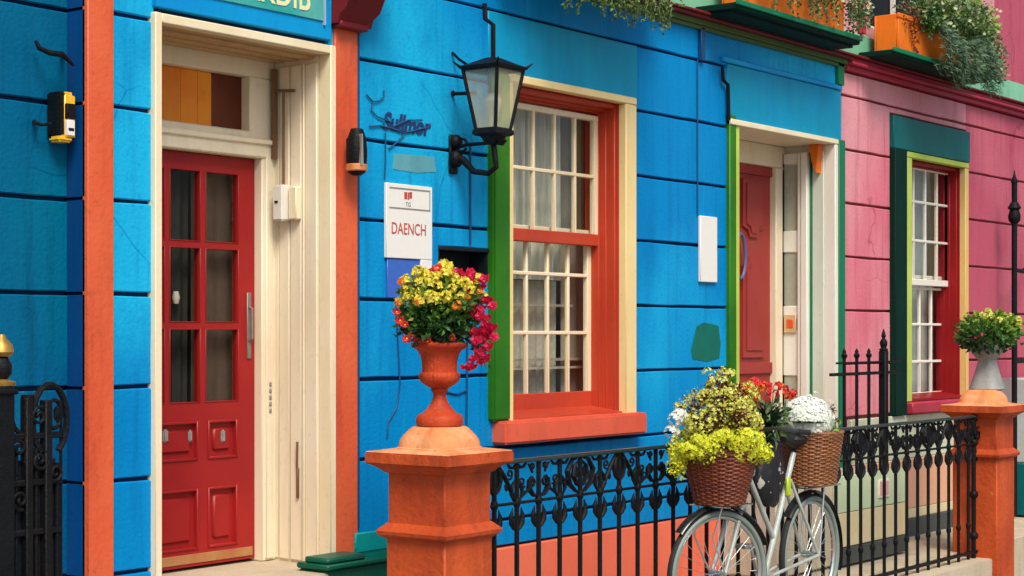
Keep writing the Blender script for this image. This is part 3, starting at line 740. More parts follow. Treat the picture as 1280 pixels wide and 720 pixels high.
mb = MB(); mb.use(PINK); mb.box(18.8, 19, F + .27, 13, 0, 6.6); mb.box(11.9, 19, 13, 13.2, 0, 6.6); mb.build('rear_wall', None, ph)
roof(11.92, 19, ph)

# =============================================================== teal house at the left
th = thing('terraced_house', 'teal blue terraced house set back beside the coral pilaster, leftmost', 'house', (2.5, F + .12, 0))
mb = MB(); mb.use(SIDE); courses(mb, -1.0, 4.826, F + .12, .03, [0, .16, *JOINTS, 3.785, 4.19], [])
mb.use(NAVY); mb.box(-1, 4.826, F + .142, F + .4, 0, 4.2)
mb.build('wall', None, th)
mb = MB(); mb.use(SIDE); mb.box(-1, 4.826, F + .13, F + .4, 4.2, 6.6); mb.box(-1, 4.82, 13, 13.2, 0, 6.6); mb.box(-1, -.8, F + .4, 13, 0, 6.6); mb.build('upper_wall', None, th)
roof(-1, 4.82, th)

# =============================================================== gate piers
def gate_pier(cx, cy, label):
    t = thing('gate_pier', label, 'gate pier', (cx, cy, 0), 'orange gate piers at the ends of the railing')
    s = .165
    mb = MB(); t_ = bmesh.new()
    mb.use(TERRA)
    mb.box(-s, s, -s, s, .70, .99, .006); mb.box(-s - .006, s + .006, -s - .006, s + .006, -.35, .70, .008)
    sh = mb.build('shaft', None); sh.parent = t
    mb = MB(); mb.frustum(0, 0, [(s + .004, .675), (s + .034, .695), (s + .038, .712), (s + .030, .722), (s + .002, .748)]); o = mb.build('band', TERRA, angle=15); o.parent = t
    mb = MB(); mb.use(TERRA); mb.frustum(0, 0, [(s, .970), (s + .010, .974), (s + .022, .986), (s + .045, 1.004), (s + .062, 1.012)])
    mb.box(-s - .076, s + .076, -s - .076, s + .076, 1.012, 1.066, .007, seg=2)
    mb.use(TERRA_L); mb.frustum(0, 0, [(s + .070, 1.066), (s + .068, 1.069), (s - .02, 1.082)])
    o = mb.build('cap', None, angle=25); o.parent = t
    mb = MB(); mb.use(TERRA_L)
    mb.lathe(0, 0, [(.162, 1.066), (.162, 1.084), (.153, 1.088), (.152, 1.104), (.147, 1.122), (.134, 1.142), (.120, 1.158), (.110, 1.170), (.10, 1.178), (.02, 1.181)], 40, sq=4.5)
    o = mb.build('cushion', None, angle=60); o.parent = t
    return t
PX1, PX2, PY = 6.105, 12.445, 5.015
p1 = gate_pier(PX1, PY, 'orange gate pier carrying the red terracotta urn, in front of the blue wall')
p2 = copy_tree(p1, None, (PX2, PY, 0)); p2['label'] = 'orange gate pier carrying the grey metal planter, at the right end of the railing'

# terracotta urn
u = thing('urn', 'red terracotta pedestal urn standing on the nearer orange pier', 'urn', (PX1, PY, 1.178))
mb = MB(); mb.use(URN)
prof = [(.085, 1.176), (.103, 1.183), (.108, 1.20), (.104, 1.222), (.096, 1.232), (.078, 1.238), (.055, 1.262), (.036, 1.29), (.029, 1.315), (.030, 1.328), (.038, 1.336), (.040, 1.344), (.036, 1.350)]
mb.lathe(PX1, PY, prof, 48); mb.build('foot', None, u, angle=50)
mb = MB(); mb.use(URN)
prof = [(.036, 1.348), (.055, 1.358), (.076, 1.372), (.088, 1.385), (.0925, 1.398), (.0925, 1.412), (.087, 1.420), (.079, 1.424), (.078, 1.44), (.080, 1.47), (.088, 1.50), (.102, 1.522), (.122, 1.533), (.130, 1.541), (.130, 1.552), (.122, 1.556), (.108, 1.548), (.09, 1.53)]
mb.lathe(PX1, PY, prof, 96, flute=30, fr=(1.36, 1.50)); mb.build('bowl', None, u, angle=50)
MB().lathe(PX1, PY, [(.09, 1.525), (.08, 1.535), (.01, 1.54)], 24).build('soil', WSTONE, u)

# grey planter on far pier
GX = PX2 + .07
gp = thing('planter', 'grey galvanised metal planter standing on the farther orange pier', 'planter', (GX, PY, 1.18))
mb = MB(); mb.use(GALV)
mb.lathe(GX, PY, [(.115, 1.177), (.120, 1.185), (.115, 1.195), (.098, 1.25), (.075, 1.33), (.062, 1.385), (.06, 1.40), (.075, 1.415), (.10, 1.45), (.118, 1.50), (.122, 1.512), (.114, 1.515), (.09, 1.49)], 32, sq=3.5)
mb.build('body', None, gp, angle=40)
MB().lathe(GX, PY, [(.085, 1.48), (.06, 1.50), (.01, 1.502)], 20).build('soil', WSTONE, gp)

# =============================================================== foliage and blossoms
rnd = random.Random(21)
def rvec(r=rnd):
    while True:
        v = Vector((r.uniform(-1, 1), r.uniform(-1, 1), r.uniform(-1, 1)))
        if .05 < v.length < 1: return v.normalized()
def lump(d, c):
    q = d*1.9 + Vector((c[0]*3.1, c[1]*2.3, c[2]*1.7)); return 1 + .42*mnoise.noise(q) + .18*mnoise.noise(q*2.7)
def foliage(mb, c, rad, n, L, W, inner=.35, up=.3, r=rnd, lo=-1):
    c = Vector(c)
    for _ in range(n):
        d = rvec(r)
        while d.z < lo: d = rvec(r)
        k = r.uniform(inner, 1) ** .7 * lump(d, (c[0], c[1], 0))
        p = c + Vector((d.x*rad[0], d.y*rad[1], d.z*rad[2])) * k
        dd = (d + rvec(r)*.9 + Vector((0, 0, up))).normalized()
        s = r.uniform(.6, 1.2)
        mb.leaf(p, dd, d + rvec(r)*.6, L*s, W*s)
    return mb
def stems(mb, c, rad, n, z0, r=rnd, w=.0025):
    c = Vector(c)
    for _ in range(n):
        d = rvec(r); p = c + Vector((d.x*rad[0], d.y*rad[1], abs(d.z)*rad[2]))*.85
        b = Vector((c.x + r.uniform(-.03, .03), c.y + r.uniform(-.03, .03), z0))
        m = (p + b)/2 + Vector((0, 0, .03)); mb.tube([b, m, p], w, 5)
    return mb
GRN_M = leafmat('leaf_mid_green', [(.012, .06, .008), (.05, .16, .02), (.09, .24, .03), (.03, .10, .012)])
GRN_D = leafmat('leaf_dark_green', [(.006, .028, .008), (.012, .06, .015), (.03, .09, .02)])
GRN_L = leafmat('leaf_lime', [(.14, .30, .03), (.32, .46, .06), (.07, .18, .02)])
GRN_V = leafmat('leaf_variegated', [(.03, .10, .025), (.09, .20, .06), (.42, .50, .26), (.02, .06, .02), (.22, .34, .12)])
GRN_F = leafmat('leaf_blue_green_fern', [(.05, .12, .06), (.10, .20, .10), (.18, .30, .17), (.03, .07, .035)])
YEL_P = leafmat('petal_yellow', [(.80, .66, .03), (.86, .78, .10), (.72, .60, .04)])
LIM_P = leafmat('petal_chartreuse', [(.68, .70, .06), (.80, .78, .18), (.56, .62, .04), (.86, .82, .36)])
ORA_P = leafmat('petal_orange', [(.82, .22, .02), (.85, .36, .03), (.75, .12, .01)])
RED_P = leafmat('petal_scarlet', [(.72, .02, .02), (.80, .05, .03), (.62, .01, .03)])
MAG_P = leafmat('petal_crimson_pink', [(.78, .015, .12), (.70, .01, .06), (.82, .05, .18)])
YG_P = leafmat('petal_bright_yellow_green', [(.72, .74, .02), (.80, .80, .05), (.60, .68, .03)])
WHT_P = leafmat('petal_white', [(.86, .90, .82), (.92, .93, .88), (.78, .88, .78)], .6, .3)
MAR_P = leafmat('leaf_maroon', [(.12, .02, .01), (.22, .05, .02), (.07, .02, .01)])
PNK_P = leafmat('petal_pale_pink', [(.75, .32, .25), (.80, .50, .38)])
def blossom_mesh(name, mat, petals=6, L=.022, W=.016, layers=2, cup=.5, eye=None, seed=1):
    r = random.Random(seed); mb = MB(); mb.use(mat)
    for l in range(layers):
        for k in range(petals):
            a = 2*math.pi*(k + .5*l)/petals + r.uniform(-.15, .15); e = cup*(.5 + .7*l)
            d = Vector((math.cos(a)*math.cos(e), math.sin(a)*math.cos(e), math.sin(e)))
            mb.leaf((0, 0, .001*l), d, (0, 0, 1), L*(1 - .22*l)*r.uniform(.85, 1.1), W, .15)
    if eye: mb.use(eye); mb.blob((0, 0, .004), (L*.22, L*.22, L*.15), 1)
    me_o = mb.build(name, None, None, smooth=False, normals=False); me = me_o.data
    bpy.data.objects.remove(me_o); return me
def cluster_mesh(name, mat, n=14, rad=.02, L=.014, W=.011, seed=1, centre=None):
    """a head made of many small florets"""
    r = random.Random(seed); mb = MB(); mb.use(mat)
    for i in range(n):
        d = rvec(r); d.z = abs(d.z)*.9 + .05; d.normalize(); p = d*rad*r.uniform(.75, 1.05)
        t1 = d.orthogonal().normalized(); t2 = d.cross(t1)
        for k in range(4):
            a = 2*math.pi*k/4 + i; q = (t1*math.cos(a) + t2*math.sin(a))
            mb.leaf(p, q*.9 + d*.35, d, L*r.uniform(.8, 1.1), W, .1)
    if centre: mb.use(centre); foliage(mb, (0, 0, -.004), (rad*.8,)*3, n, L*.9, W*.7, .2, 0, r)
    o = mb.build(name, None, None, smooth=False, normals=False); me = o.data; bpy.data.objects.remove(o); return me
def put_blossoms(parent, me_list, pts, name='blossom', s=(.8, 1.2), r=rnd):
    """each head its own object, facing outwards"""
    base = wpos(parent)
    for i, (p, n) in enumerate(pts):
        o = bpy.data.objects.new(name, r.choice(me_list)); COL.objects.link(o); o.parent = parent
        o.location = Vector(p) - base
        q = Vector(n).normalized().to_track_quat('Z', 'Y'); o.rotation_mode = 'QUATERNION'; o.rotation_quaternion = q
        k = r.uniform(*s); o.scale = (k, k, k)
def shell_pts(c, rad, n, lo=-.2, r=rnd, face=None, mind=.0):
    out = []; c = Vector(c); tries = 0
    while len(out) < n and tries < 4000:
        tries += 1; d = rvec(r)
        if d.z < lo: continue
        if face is not None and d.dot(face) < -.25: continue
        p = c + Vector((d.x*rad[0], d.y*rad[1], d.z*rad[2]))*r.uniform(.90, 1.14)*lump(d, (c[0], c[1], 0))
        if mind and any((p - o[0]).length < mind for o in out): continue
        out.append((p, d))
    return out
CAMDIR = Vector((-.8, -.6, .15)).normalized()
# --- urn bouquet
fb = thing('flower_arrangement', 'rounded mass of yellow and orange flowers with trailing crimson blooms in the terracotta urn', 'flowers', (PX1, PY, 1.54))
mb = MB(); mb.use(GRN_M)
C0 = (PX1 - .0, PY, 1.70)
foliage(mb, C0, (.17, .17, .15), 1900, .040, .022, .3)
mb.use(GRN_D); foliage(mb, (PX1, PY, 1.62), (.15, .15, .085), 900, .045, .024, .3)
mb.use(GRN_L); foliage(mb, (PX1, PY, 1.745), (.17, .17, .12), 500, .032, .018, .8)
mb.use(GRN_D)
for k in range(9):
    a = math.pi + rnd.uniform(-.6, .6); p = Vector((PX1 - .14, PY - .03, 1.60)); mb.leaf(p + rvec()*.02, (math.cos(a), math.sin(a)*.6, rnd.uniform(-.3, .25)), (0, 0, 1), .09, .04)
mb.use(YEL_P); foliage(mb, (PX1, PY, 1.745), (.175, .175, .145), 420, .018, .015, .85, r=random.Random(4), lo=0); mb.use(GRN_M)
stems(mb, C0, (.14, .14, .12), 30, 1.53)
side = Vector((SN*0 + CS, -SN, 0))   # image right
for k in range(7):
    b = Vector((PX1, PY, 1.62)) + side*(.13 + .02*rnd.random()); e = b + side*rnd.uniform(.03, .07) + Vector((0, 0, -rnd.uniform(.08, .20)))
    mb.tube([b, (b+e)/2 + side*.03 + Vector((0, 0, .02)), e], .002, 5)
    for q in range(12):
        p = b.lerp(e, rnd.random()) + rvec()*.012; mb.leaf(p, rvec(), rvec(), .03, .018)
mb.use(GRN_M)
for k in range(26):
    d = rvec(rnd); d.z = abs(d.z)*.8 + .1; p0 = Vector(C0) + Vector((d.x*.13, d.y*.13, d.z*.12)); p1 = p0 + d*rnd.uniform(.06, .11) + Vector((0, 0, -.01))
    mb.tube([p0, p1], .0016, 4)
    for q in range(5): mb.leaf(p0.lerp(p1, rnd.random()), rvec(rnd) + d*.4, d, .03, .014)
mb.build('foliage', None, fb, smooth=False, normals=False)
yb = [cluster_mesh('yellow_head_%s' % s, YEL_P, 10, .017, .016, .013, i, ORA_P if i == 2 else None) for i, s in enumerate(('full', 'open', 'warm'))]
ob = [cluster_mesh('orange_head', ORA_P, 8, .014, .014, .011, 5)]
rb = [blossom_mesh('red_bloom', RED_P, 6, .026, .020, 2, .45, YELL, 3)]
mgb = [cluster_mesh('crimson_head', MAG_P, 9, .016, .020, .018, 8)]
put_blossoms(fb, yb, shell_pts((PX1, PY, 1.735), (.165, .165, .145), 44, .0, face=CAMDIR, mind=.03), 'yellow_blossom', (.9, 1.5))
put_blossoms(fb, ob, shell_pts((PX1, PY, 1.715), (.175, .175, .16), 13, -.1, face=CAMDIR, mind=.05), 'orange_blossom')
cen = Vector((PX1, PY, 0))
L_ = [(-.19, 1.70), (-.185, 1.66), (-.165, 1.63), (-.15, 1.57), (-.10, 1.565), (-.05, 1.56), (.0, 1.885), (.02, 1.875), (-.02, 1.88), (.06, 1.57), (-.13, 1.585)]
put_blossoms(fb, rb, [(cen + side*a*.95 + Vector((-.08, -.06, z)) + rvec()*.01, CAMDIR + rvec()*.4) for a, z in L_], 'red_blossom', (.8, 1.2))
Tr = []
for k in range(46):
    f = rnd.random(); z = 1.89 - .45*f; a = .135 + .075*math.sin(f*math.pi*.9) + rnd.uniform(-.04, .035)
    Tr.append((cen + side*a + Vector((-.05 + rnd.uniform(-.03, .03), -.03 + rnd.uniform(-.02, .02), z)), CAMDIR + rvec()*.6))
put_blossoms(fb, mgb, Tr, 'crimson_blossom', (.8, 1.25))

# --- planter bouquet on far pier
fp = thing('flower_arrangement', 'loose lime leaved plant with a few pink flowers in the grey planter', 'flowers', (GX, PY, 1.50))
mb = MB(); mb.use(GRN_M); foliage(mb, (GX + .0, PY, 1.59), (.27, .21, .12), 1100, .05, .03, .3)
mb.use(GRN_L); foliage(mb, (GX + .08, PY - .03, 1.65), (.22, .18, .09), 800, .05, .035, .5)
mb.use(GRN_D); foliage(mb, (GX - .05, PY, 1.54), (.20, .16, .09), 500, .055, .03, .3); stems(mb, (GX, PY, 1.6), (.18, .16, .1), 24, 1.49)
mb.build('foliage', None, fp, smooth=False, normals=False)
pb = [blossom_mesh('pink_bloom', MAG_P, 5, .02, .015, 1, .4, None, 4)]
put_blossoms(fp, pb, shell_pts((GX - .03, PY, 1.56), (.2, .18, .10), 14, -.6, face=CAMDIR), 'pink_blossom', (.8, 1.1))
put_blossoms(fp, [cluster_mesh('lime_head', LIM_P, 8, .018, .018, .014, 9)], shell_pts((GX + .05, PY - .02, 1.67), (.17, .16, .09), 14, 0, face=CAMDIR), 'lime_blossom', (.9, 1.3))

# =============================================================== window boxes
def window_box(x0, x1, label, loc_z=3.736):
    t = thing('window_box', label, 'window box', ((x0+x1)/2, F - .24, loc_z), 'orange window boxes on the ledges')
    mb = MB(); mb.use(ORNG); y0, y1, z1 = F - .29, F - .09, loc_z + .27; th_ = .018
    mb.box(x0, x1, y0, y0 + th_, loc_z, z1, .005); mb.box(x0, x1, y1 - th_, y1, loc_z, z1, .005)
    mb.box(x0, x0 + th_, y0 + th_, y1 - th_, loc_z, z1, .004); mb.box(x1 - th_, x1, y0 + th_, y1 - th_, loc_z, z1, .004); mb.box(x0 + th_, x1 - th_, y0 + th_, y1 - th_, loc_z, loc_z + .02)
    mb.box(x0 - .008, x1 + .008, y0 - .008, y0 + .014, z1 - .03, z1 + .006, .004)
    mb.build('trough', None, t)
    MB().box(x0 + th_, x1 - th_, y0 + th_, y1 - th_, loc_z + .18, loc_z + .24).build('soil', WSTONE, t)
    return t
window_box(7.70, 9.0, 'orange window box over the middle red sash window, mostly hidden by trailing stems')
window_box(9.98, 11.36, 'long orange window box above the second door, on the dark green ledge')
window_box(12.27, 13.80, 'orange window box on the pink house with its left end bare')
def box_plant(name, label, x0, x1, zc, mats, trail, n, seed, heavy=None):
    r = random.Random(seed)
    t = thing(name, label, 'plant', ((x0+x1)/2, F - .24, 3.93), 'plants growing in the window boxes')
    mb = MB(); nseg = int((x1-x0)/.16)
    for i in range(nseg):
        cx = x0 + (i + .5)*(x1-x0)/nseg; mb.use(mats[0])
        foliage(mb, (cx, F - .28 + r.uniform(-.03, .02), zc + r.uniform(-.03, .06)), (.15, .14, .12), n, .034, .022, .3, .1, r)
        mb.use(mats[1]); foliage(mb, (cx, F - .33, zc - .02), (.14, .10, .12), n//2, .028, .018, .5, 0, r)
    for i in range(trail[0]):
        x = r.uniform(x0 + .03, x1 - .03); p = Vector((x, F - .37 + r.uniform(-.03, .03), zc)); ln = r.uniform(*trail[1]); pts = [p.copy()]
        while ln > 0:
            p = p + Vector((r.uniform(-.015, .015), r.uniform(-.012, .010), -.03)); ln -= .03; pts.append(p.copy())
            for q in range(3): mb.use(mats[r.randint(0, 1)]); mb.leaf(p + rvec(r)*.008, rvec(r) + Vector((0, 0, -.3)), rvec(r), .028, .018)
        mb.use(mats[0]); mb.tube(pts, .002, 4)
    if heavy: heavy(mb, r)
    mb.build('foliage', None, t, smooth=False, normals=False)
    return t
GRN_O = leafmat('leaf_dry_olive', [(.06, .13, .03), (.24, .34, .08), (.03, .06, .02), (.12, .22, .05)])
t0 = box_plant('trailing_plant', 'straggling dry olive stems hanging over the top edge above the middle window', 7.8, 8.95, 3.98, (GRN_O, GRN_O), (90, (.38, .60)), 60, 31)
t1 = box_plant('trailing_plant', 'leafy variegated plant spilling over the long orange box above the second door', 9.95, 11.50, 4.02, (GRN_V, GRN_M), (40, (.12, .30)), 150, 32,
    lambda mb, r: [foliage(mb.use(GRN_V), (11.50, F - .33, 3.94 - .06*k), (.10 - .012*k, .10, .08), 140, .03, .02, .3, 0, r) for k in range(3)])
def h2(mb, r):
    mb.use(GRN_F)
    for i in range(3200):
        x = r.uniform(12.72, 13.80); k = r.random(); y = F - .40 + r.uniform(-.05, .04); z = 3.95 - .36*k
        mb.leaf((x + .10*k*r.uniform(-1, 1), y - .07*math.sin(k*3) - .02*math.sin(x*21), z + .05*math.sin(x*9)), (r.uniform(-1, 1), -.7, -.8 + r.uniform(-.5, 1.0)), (0, -1, .3), .06, .012)
    mb.use(GRN_V)
    for j in range(4): foliage(mb, (13.80 + .05*j, F - .36, 4.0 - .06*j), (.14, .12, .12), 260, .034, .022, .3, 0, r)
    mb.use(GRN_V); foliage(mb, (13.2, F - .36, 4.10), (.66, .16, .17), 2600, .038, .026, .5, 0, r); mb.use(GRN_L); foliage(mb, (13.3, F - .38, 4.12), (.6, .16, .16), 900, .032, .022, .8, 0, r)
    mb.use(GRN_M); foliage(mb, (12.70, F - .33, 4.02), (.12, .12, .12), 300, .034, .022, .3, 0, r); mb.use(MAR_P); foliage(mb, (12.42, F - .31, 4.02), (.13, .08, .12), 120, .03, .02, .3, 0, r)
    for q in range(5): foliage(mb, (12.44 + .02*q, F - .32, 3.96 - .04*q), (.04, .03, .04), 14, .03, .02, .3, 0, r)
t2 = box_plant('trailing_plant', 'dense plant with pale flecked leaves and feathery fronds on the pink house window box', 12.55, 13.9, 4.08, (GRN_V, GRN_M), (18, (.10, .22)), 260, 33, h2)
flk = [blossom_mesh('cream_floret', leafmat('petal_pale_lime', [(.50, .58, .30), (.62, .66, .42), (.34, .46, .16)]), 5, .014, .012, 1, .5, None, 6)]
put_blossoms(t2, flk, [(Vector((rnd.uniform(12.6, 13.9), F - .42 + rnd.uniform(-.09, .02), rnd.uniform(3.95, 4.25))), CAMDIR + rvec()*.5) for _ in range(70)], 'floret', (.8, 1.5))
put_blossoms(t1, flk, [(Vector((rnd.uniform(10.0, 11.6), F - .40 + rnd.uniform(-.06, .02), rnd.uniform(3.86, 4.15))), CAMDIR + rvec()*.5) for _ in range(45)], 'floret', (.7, 1.3))

# =============================================================== iron railing between piers
FY = 5.0
rail = thing('iron_railing', 'black iron railing with scrolled frieze running between the two orange piers', 'railing', ((PX1+PX2)/2, FY, 0))
xa, xb = PX1 + .172, PX2 - .172
MB().use(IRONG).box(xa, xb, FY - .022, FY + .022, .980, .999, .006, seg=2).build('top_rail', None, rail)
MB().box(xa, xb, FY - .009, FY + .009, .783, .797, .003).build('middle_rail', BLACK, rail)
MB().box(xa, xb, FY - .014, FY + .014, -.01, .012, .003).build('bottom_rail', BLACK, rail)
def local_mesh(mb, name, mat, **k):
    o = mb.build(name, mat, None, **k); me = o.data; bpy.data.objects.remove(o); return me
mb = MB(); mb.tube([(0, 0, -.05), (0, 0, .98)], .012, 8)
for z in (.20, .79): mb.lathe(0, 0, [(.010, z - .025), (.017, z - .012), (.018, z), (.017, z + .012), (.010, z + .025)], 10)
bar_me = local_mesh(mb, 'bar', BLACK)
def spiral(cx, cz, r0, r1, a0, turns, n=16):
    return [(cx + (r0 + (r1-r0)*k/n)*math.cos(a0 + 2*math.pi*turns*k/n), 0, cz + (r0 + (r1-r0)*k/n)*math.sin(a0 + 2*math.pi*turns*k/n)) for k in range(n+1)]
W = .176
def orn_triangle():
    mb = MB()
    for s in (-1, 1):
        mb.tube([(s*.020, 0, .985), (s*.075, 0, .925), (s*.120, 0, .862), (s*.170, 0, .795)], [.007, .010, .010, .007], 7)
        mb.tube([(s*.010, 0, .972), (s*.038, 0, .945), (s*.044, 0, .905), (s*.030, 0, .862), (0, 0, .838)], [.005, .010, .013, .011, .008], 7)
        mb.tube([(x*s, y, z) for x, y, z in spiral(.118, .930, .026, .006, -2.0, 1.1)], .0055, 6)
        mb.blob((s*.092, 0, .868), (.014, .007, .022), 1)
        mb.tube([(s*.150, 0, .800), (s*.132, 0, .835), (s*.140, 0, .875), (s*.160, 0, .900)], [.004, .010, .009, .003], 6); mb.tube([(s*.100, 0, .980), (s*.122, 0, .960), (s*.150, 0, .958), (s*.166, 0, .975)], [.004, .008, .008, .004], 6)
    mb.blob((0, 0, .905), (.010, .007, .030), 1)
    return local_mesh(mb, 'scroll', BLACK)
def orn_lyre():
    mb = MB()
    for s in (-1, 1):
        mb.tube([(0, 0, .812), (s*.045, 0, .818), (s*.078, 0, .850), (s*.074, 0, .890), (s*.048, 0, .905)], [.007, .010, .014, .012, .006], 7)
        mb.tube([(x*s, y, z) for x, y, z in spiral(.050, .882, .026, .008, 1.2, -1.2)], .007, 6)
        mb.tube([(s*.085, 0, .970), (s*.060, 0, .945), (s*.050, 0, .925)], [.004, .008, .005], 6); mb.blob((s*.052, 0, .958), (.017, .009, .017), 2)
        mb.tube([(s*.078, 0, .850), (s*.125, 0, .825), (s*.165, 0, .797)], [.008, .007, .005], 6)
        mb.tube([(s*.150, 0, .800), (s*.132, 0, .835), (s*.140, 0, .875), (s*.160, 0, .900)], [.004, .010, .009, .003], 6); mb.tube([(s*.100, 0, .980), (s*.122, 0, .960), (s*.150, 0, .958), (s*.166, 0, .975)], [.004, .008, .008, .004], 6)
        mb.tube([(x*s, y, z) for x, y, z in spiral(.135, .885, .030, .006, -2.4, 1.3)], .0055, 6)
    return local_mesh(mb, 'scroll', BLACK)
def orn_rosette():
    mb = MB()
    for s in (-1, 1):
        mb.tube([(0, 0, .985), (s*.070, 0, .968), (s*.112, 0, .915), (s*.095, 0, .850), (s*.040, 0, .812), (0, 0, .800)], [.006, .010, .013, .013, .009, .006], 7)
        mb.tube([(s*.010, 0, .965), (s*.052, 0, .935), (s*.060, 0, .890), (s*.030, 0, .845), (0, 0, .832)], [.004, .009, .012, .010, .006], 7)
        mb.blob((s*.030, 0, .905), (.011, .007, .034), 1)
        mb.tube([(s*.150, 0, .800), (s*.132, 0, .835), (s*.140, 0, .875), (s*.160, 0, .900)], [.004, .010, .009, .003], 6); mb.tube([(s*.100, 0, .980), (s*.122, 0, .960), (s*.150, 0, .958), (s*.166, 0, .975)], [.004, .008, .008, .004], 6)
        mb.tube([(s*.108, 0, .880), (s*.140, 0, .868), (s*.172, 0, .892)], [.007, .008, .005], 6); mb.blob((s*.145, 0, .862), (.012, .007, .012), 1)
    return local_mesh(mb, 'scroll', BLACK)
def orn_drop():
    mb = MB()
    mb.tube([(.088, 0, .655), (.066, 0, .668), (.048, 0, .695), (.042, 0, .728), (.055, 0, .768)], [.004, .009, .015, .012, .002], 7)
    return local_mesh(mb, 'leaf_drop', BLACK)
orn3, dr = (orn_triangle(), orn_lyre(), orn_rosette()), orn_drop()
x = 6.49 - W; i = 0; rb_ = wpos(rail)
def child(name, me, parent, loc, sc=(1, 1, 1)):
    o = bpy.data.objects.new(name, me); COL.objects.link(o); o.parent = parent; o.location = Vector(loc) - wpos(parent); o.scale = sc; return o
while x < xb - .02:
    if x > xa: child('bar', bar_me, rail, (x, FY, 0))
    if x + W/2 > xa + .06 and x + W/2 < xb - .05:
        child('leaf_drop', dr, rail, (x + W/2, FY, 0)); child('leaf_drop', dr, rail, (x + W/2, FY, 0), (-1, 1, 1))
    if i % 2 == 1 and xa + .15 < x < xb - .12: child('scroll', orn3[(i//2) % 3], rail, (x, FY, 0), (1, 1.3, 1))
    x += W; i += 1
# end scroll by the right pier
mb = MB(); mb.tube([(xb - .05, FY, -.05), (xb - .05, FY, .98)], .016, 10)
for z in (.12, .42, .80): mb.blob((xb - .05, FY, z), (.034, .034, .034), 2)
mb.tube([(xb - .05 + a*1.4, FY - .02, z) for a, y, z in spiral(.02, .86, .05, .01, 1.5, 1.2)], .009, 6)
mb.build('end_post', BLACK, rail)
MB().box(xa - .01, xb + .01, FY - .12, FY + .12, -.35, -.045, .008).build('kerb', STONE, rail)

# raised guard by the second door
GY = 5.5
gd = thing('iron_guard_rail', 'black spiked guard rail by the pink wall, rising behind the main railing', 'railing', (11.5, GY, .6))
mb = MB(); mb.box(10.93, 12.05, GY - .012, GY + .012, 1.300, 1.322, .003); mb.build('rail', BLACK, gd)
MB().box(11.02, 12.06, GY - .008, GY + .008, 1.382, 1.396, .002).build('rail', BLACK, gd)
for x in (11.14, 11.335, 11.53):
    m = MB(); m.tube([(x, GY, .0), (x, GY, 1.43)], .0125, 8); m.lathe(x, GY, [(.0125, 1.42), (.020, 1.43), (.022, 1.445), (.012, 1.458), (.014, 1.468), (.003, 1.49)], 10); m.build('bar', BLACK, gd)
xp = X_(1104.5, GY); m = MB(); m.box(xp - .028, xp + .028, GY - .028, GY + .028, 0, 1.47, .006)
m.lathe(xp, GY, [(.028, 1.47), (.034, 1.478), (.02, 1.492), (.026, 1.51), (.029, 1.53), (.018, 1.552), (.010, 1.56), (.018, 1.575), (.012, 1.60), (.002, 1.63)], 14); m.build('post', BLACK, gd)

# =============================================================== gate at far left
GTY = 5.0
gt = thing('iron_gate', 'black ironwork gate with a hoop and a gold topped post, at the left edge', 'gate', (3.8, GTY, 0))
xp = X_(5, GTY); zt = Z_(5, 482, GTY)
m = MB(); m.box(xp - .12, xp + .012, GTY - .05, GTY + .05, 0, zt, .008); m.box(xp - .13, xp + .020, GTY - .06, GTY + .06, zt - .03, zt - .01, .006); m.build('post', BLACK, gt)
m = MB(); m.use(GOLD); m.lathe(xp - .01, GTY, [(.045, zt), (.048, zt + .012), (.02, zt + .022)], 16)
m.use(BLACK); m.lathe(xp - .01, GTY, [(.018, zt + .02), (.034, zt + .04), (.036, zt + .07), (.02, zt + .10)], 16)
m.use(GOLD); m.lathe(xp - .01, GTY, [(.03, zt + .10), (.042, zt + .115), (.036, zt + .14), (.018, zt + .16), (.010, zt + .175)], 16); m.build('finial', None, gt)
def gx(px): return X_(px, GTY)
def gz(px, py): return Z_(px, py, GTY)
m = MB(); m.box(gx(29), gx(38), GTY - .02, GTY + .02, 0, gz(33, 497), .004); m.tube([(gx(34), GTY, 1.15), (gx(34), GTY, gz(34, 497) + .01)], .022, 10); m.build('bar', BLACK, gt)
m = MB(); m.box(gx(53), gx(62), GTY - .02, GTY + .02, 0, gz(58, 500), .004); m.build('bar', BLACK, gt)
for px in (20, 45, 71): MB().tube([(gx(px), GTY, .02), (gx(px), GTY, gz(px, 578 if px > 60 else 560))], .008, 8).build('bar', BLACK, gt)
hc = (gx(62), gz(62, 525)); m = MB()
m.tube([(hc[0] + .075*math.cos(a), GTY, hc[1] + .125*math.sin(a)) for a in [R(-60 + 20*k) for k in range(16)]], .012, 8)
m.tube([(hc[0] + .02 + .03*math.cos(a), GTY, hc[1] + .02 + .05*math.sin(a)) for a in [R(24*k) for k in range(15)]], .008, 6, True)
m.blob((hc[0] + .035, GTY, hc[1] + .02), (.02, .012, .035), 1); m.build('hoop', BLACK, gt)
m = MB(); m.tube([(gx(12), GTY, gz(12, 515)), (gx(18), GTY, gz(18, 535)), (gx(28), GTY, gz(28, 545)), (gx(37), GTY, gz(37, 535)), (gx(45), GTY, gz(45, 505))], [.006, .009, .011, .009, .006], 8)
m.build('scroll', BLACK, gt)
for q, (cx_, cz_, r_) in enumerate(((gx(20), gz(20, 560), .030), (gx(46), gz(46, 520), .034), (gx(47), gz(47, 575), .040), (gx(66), gz(66, 590), .034), (gx(22), gz(22, 625), .036))):
    m = MB(); m.tube([(cx_ + (x if q % 2 else -x), GTY - .014, cz_ + z) for x, y, z in spiral(0, 0, r_, .006, 1.1*q, 1.4, 22)], .007, 6); m.build('curl', BLACK, gt)
for z in (gz(40, 545), gz(40, 603), gz(40, 665)): MB().box(gx(8), gx(76), GTY - .012, GTY + .012, z - .011, z + .011, .003).build('rail', BLACK, gt)
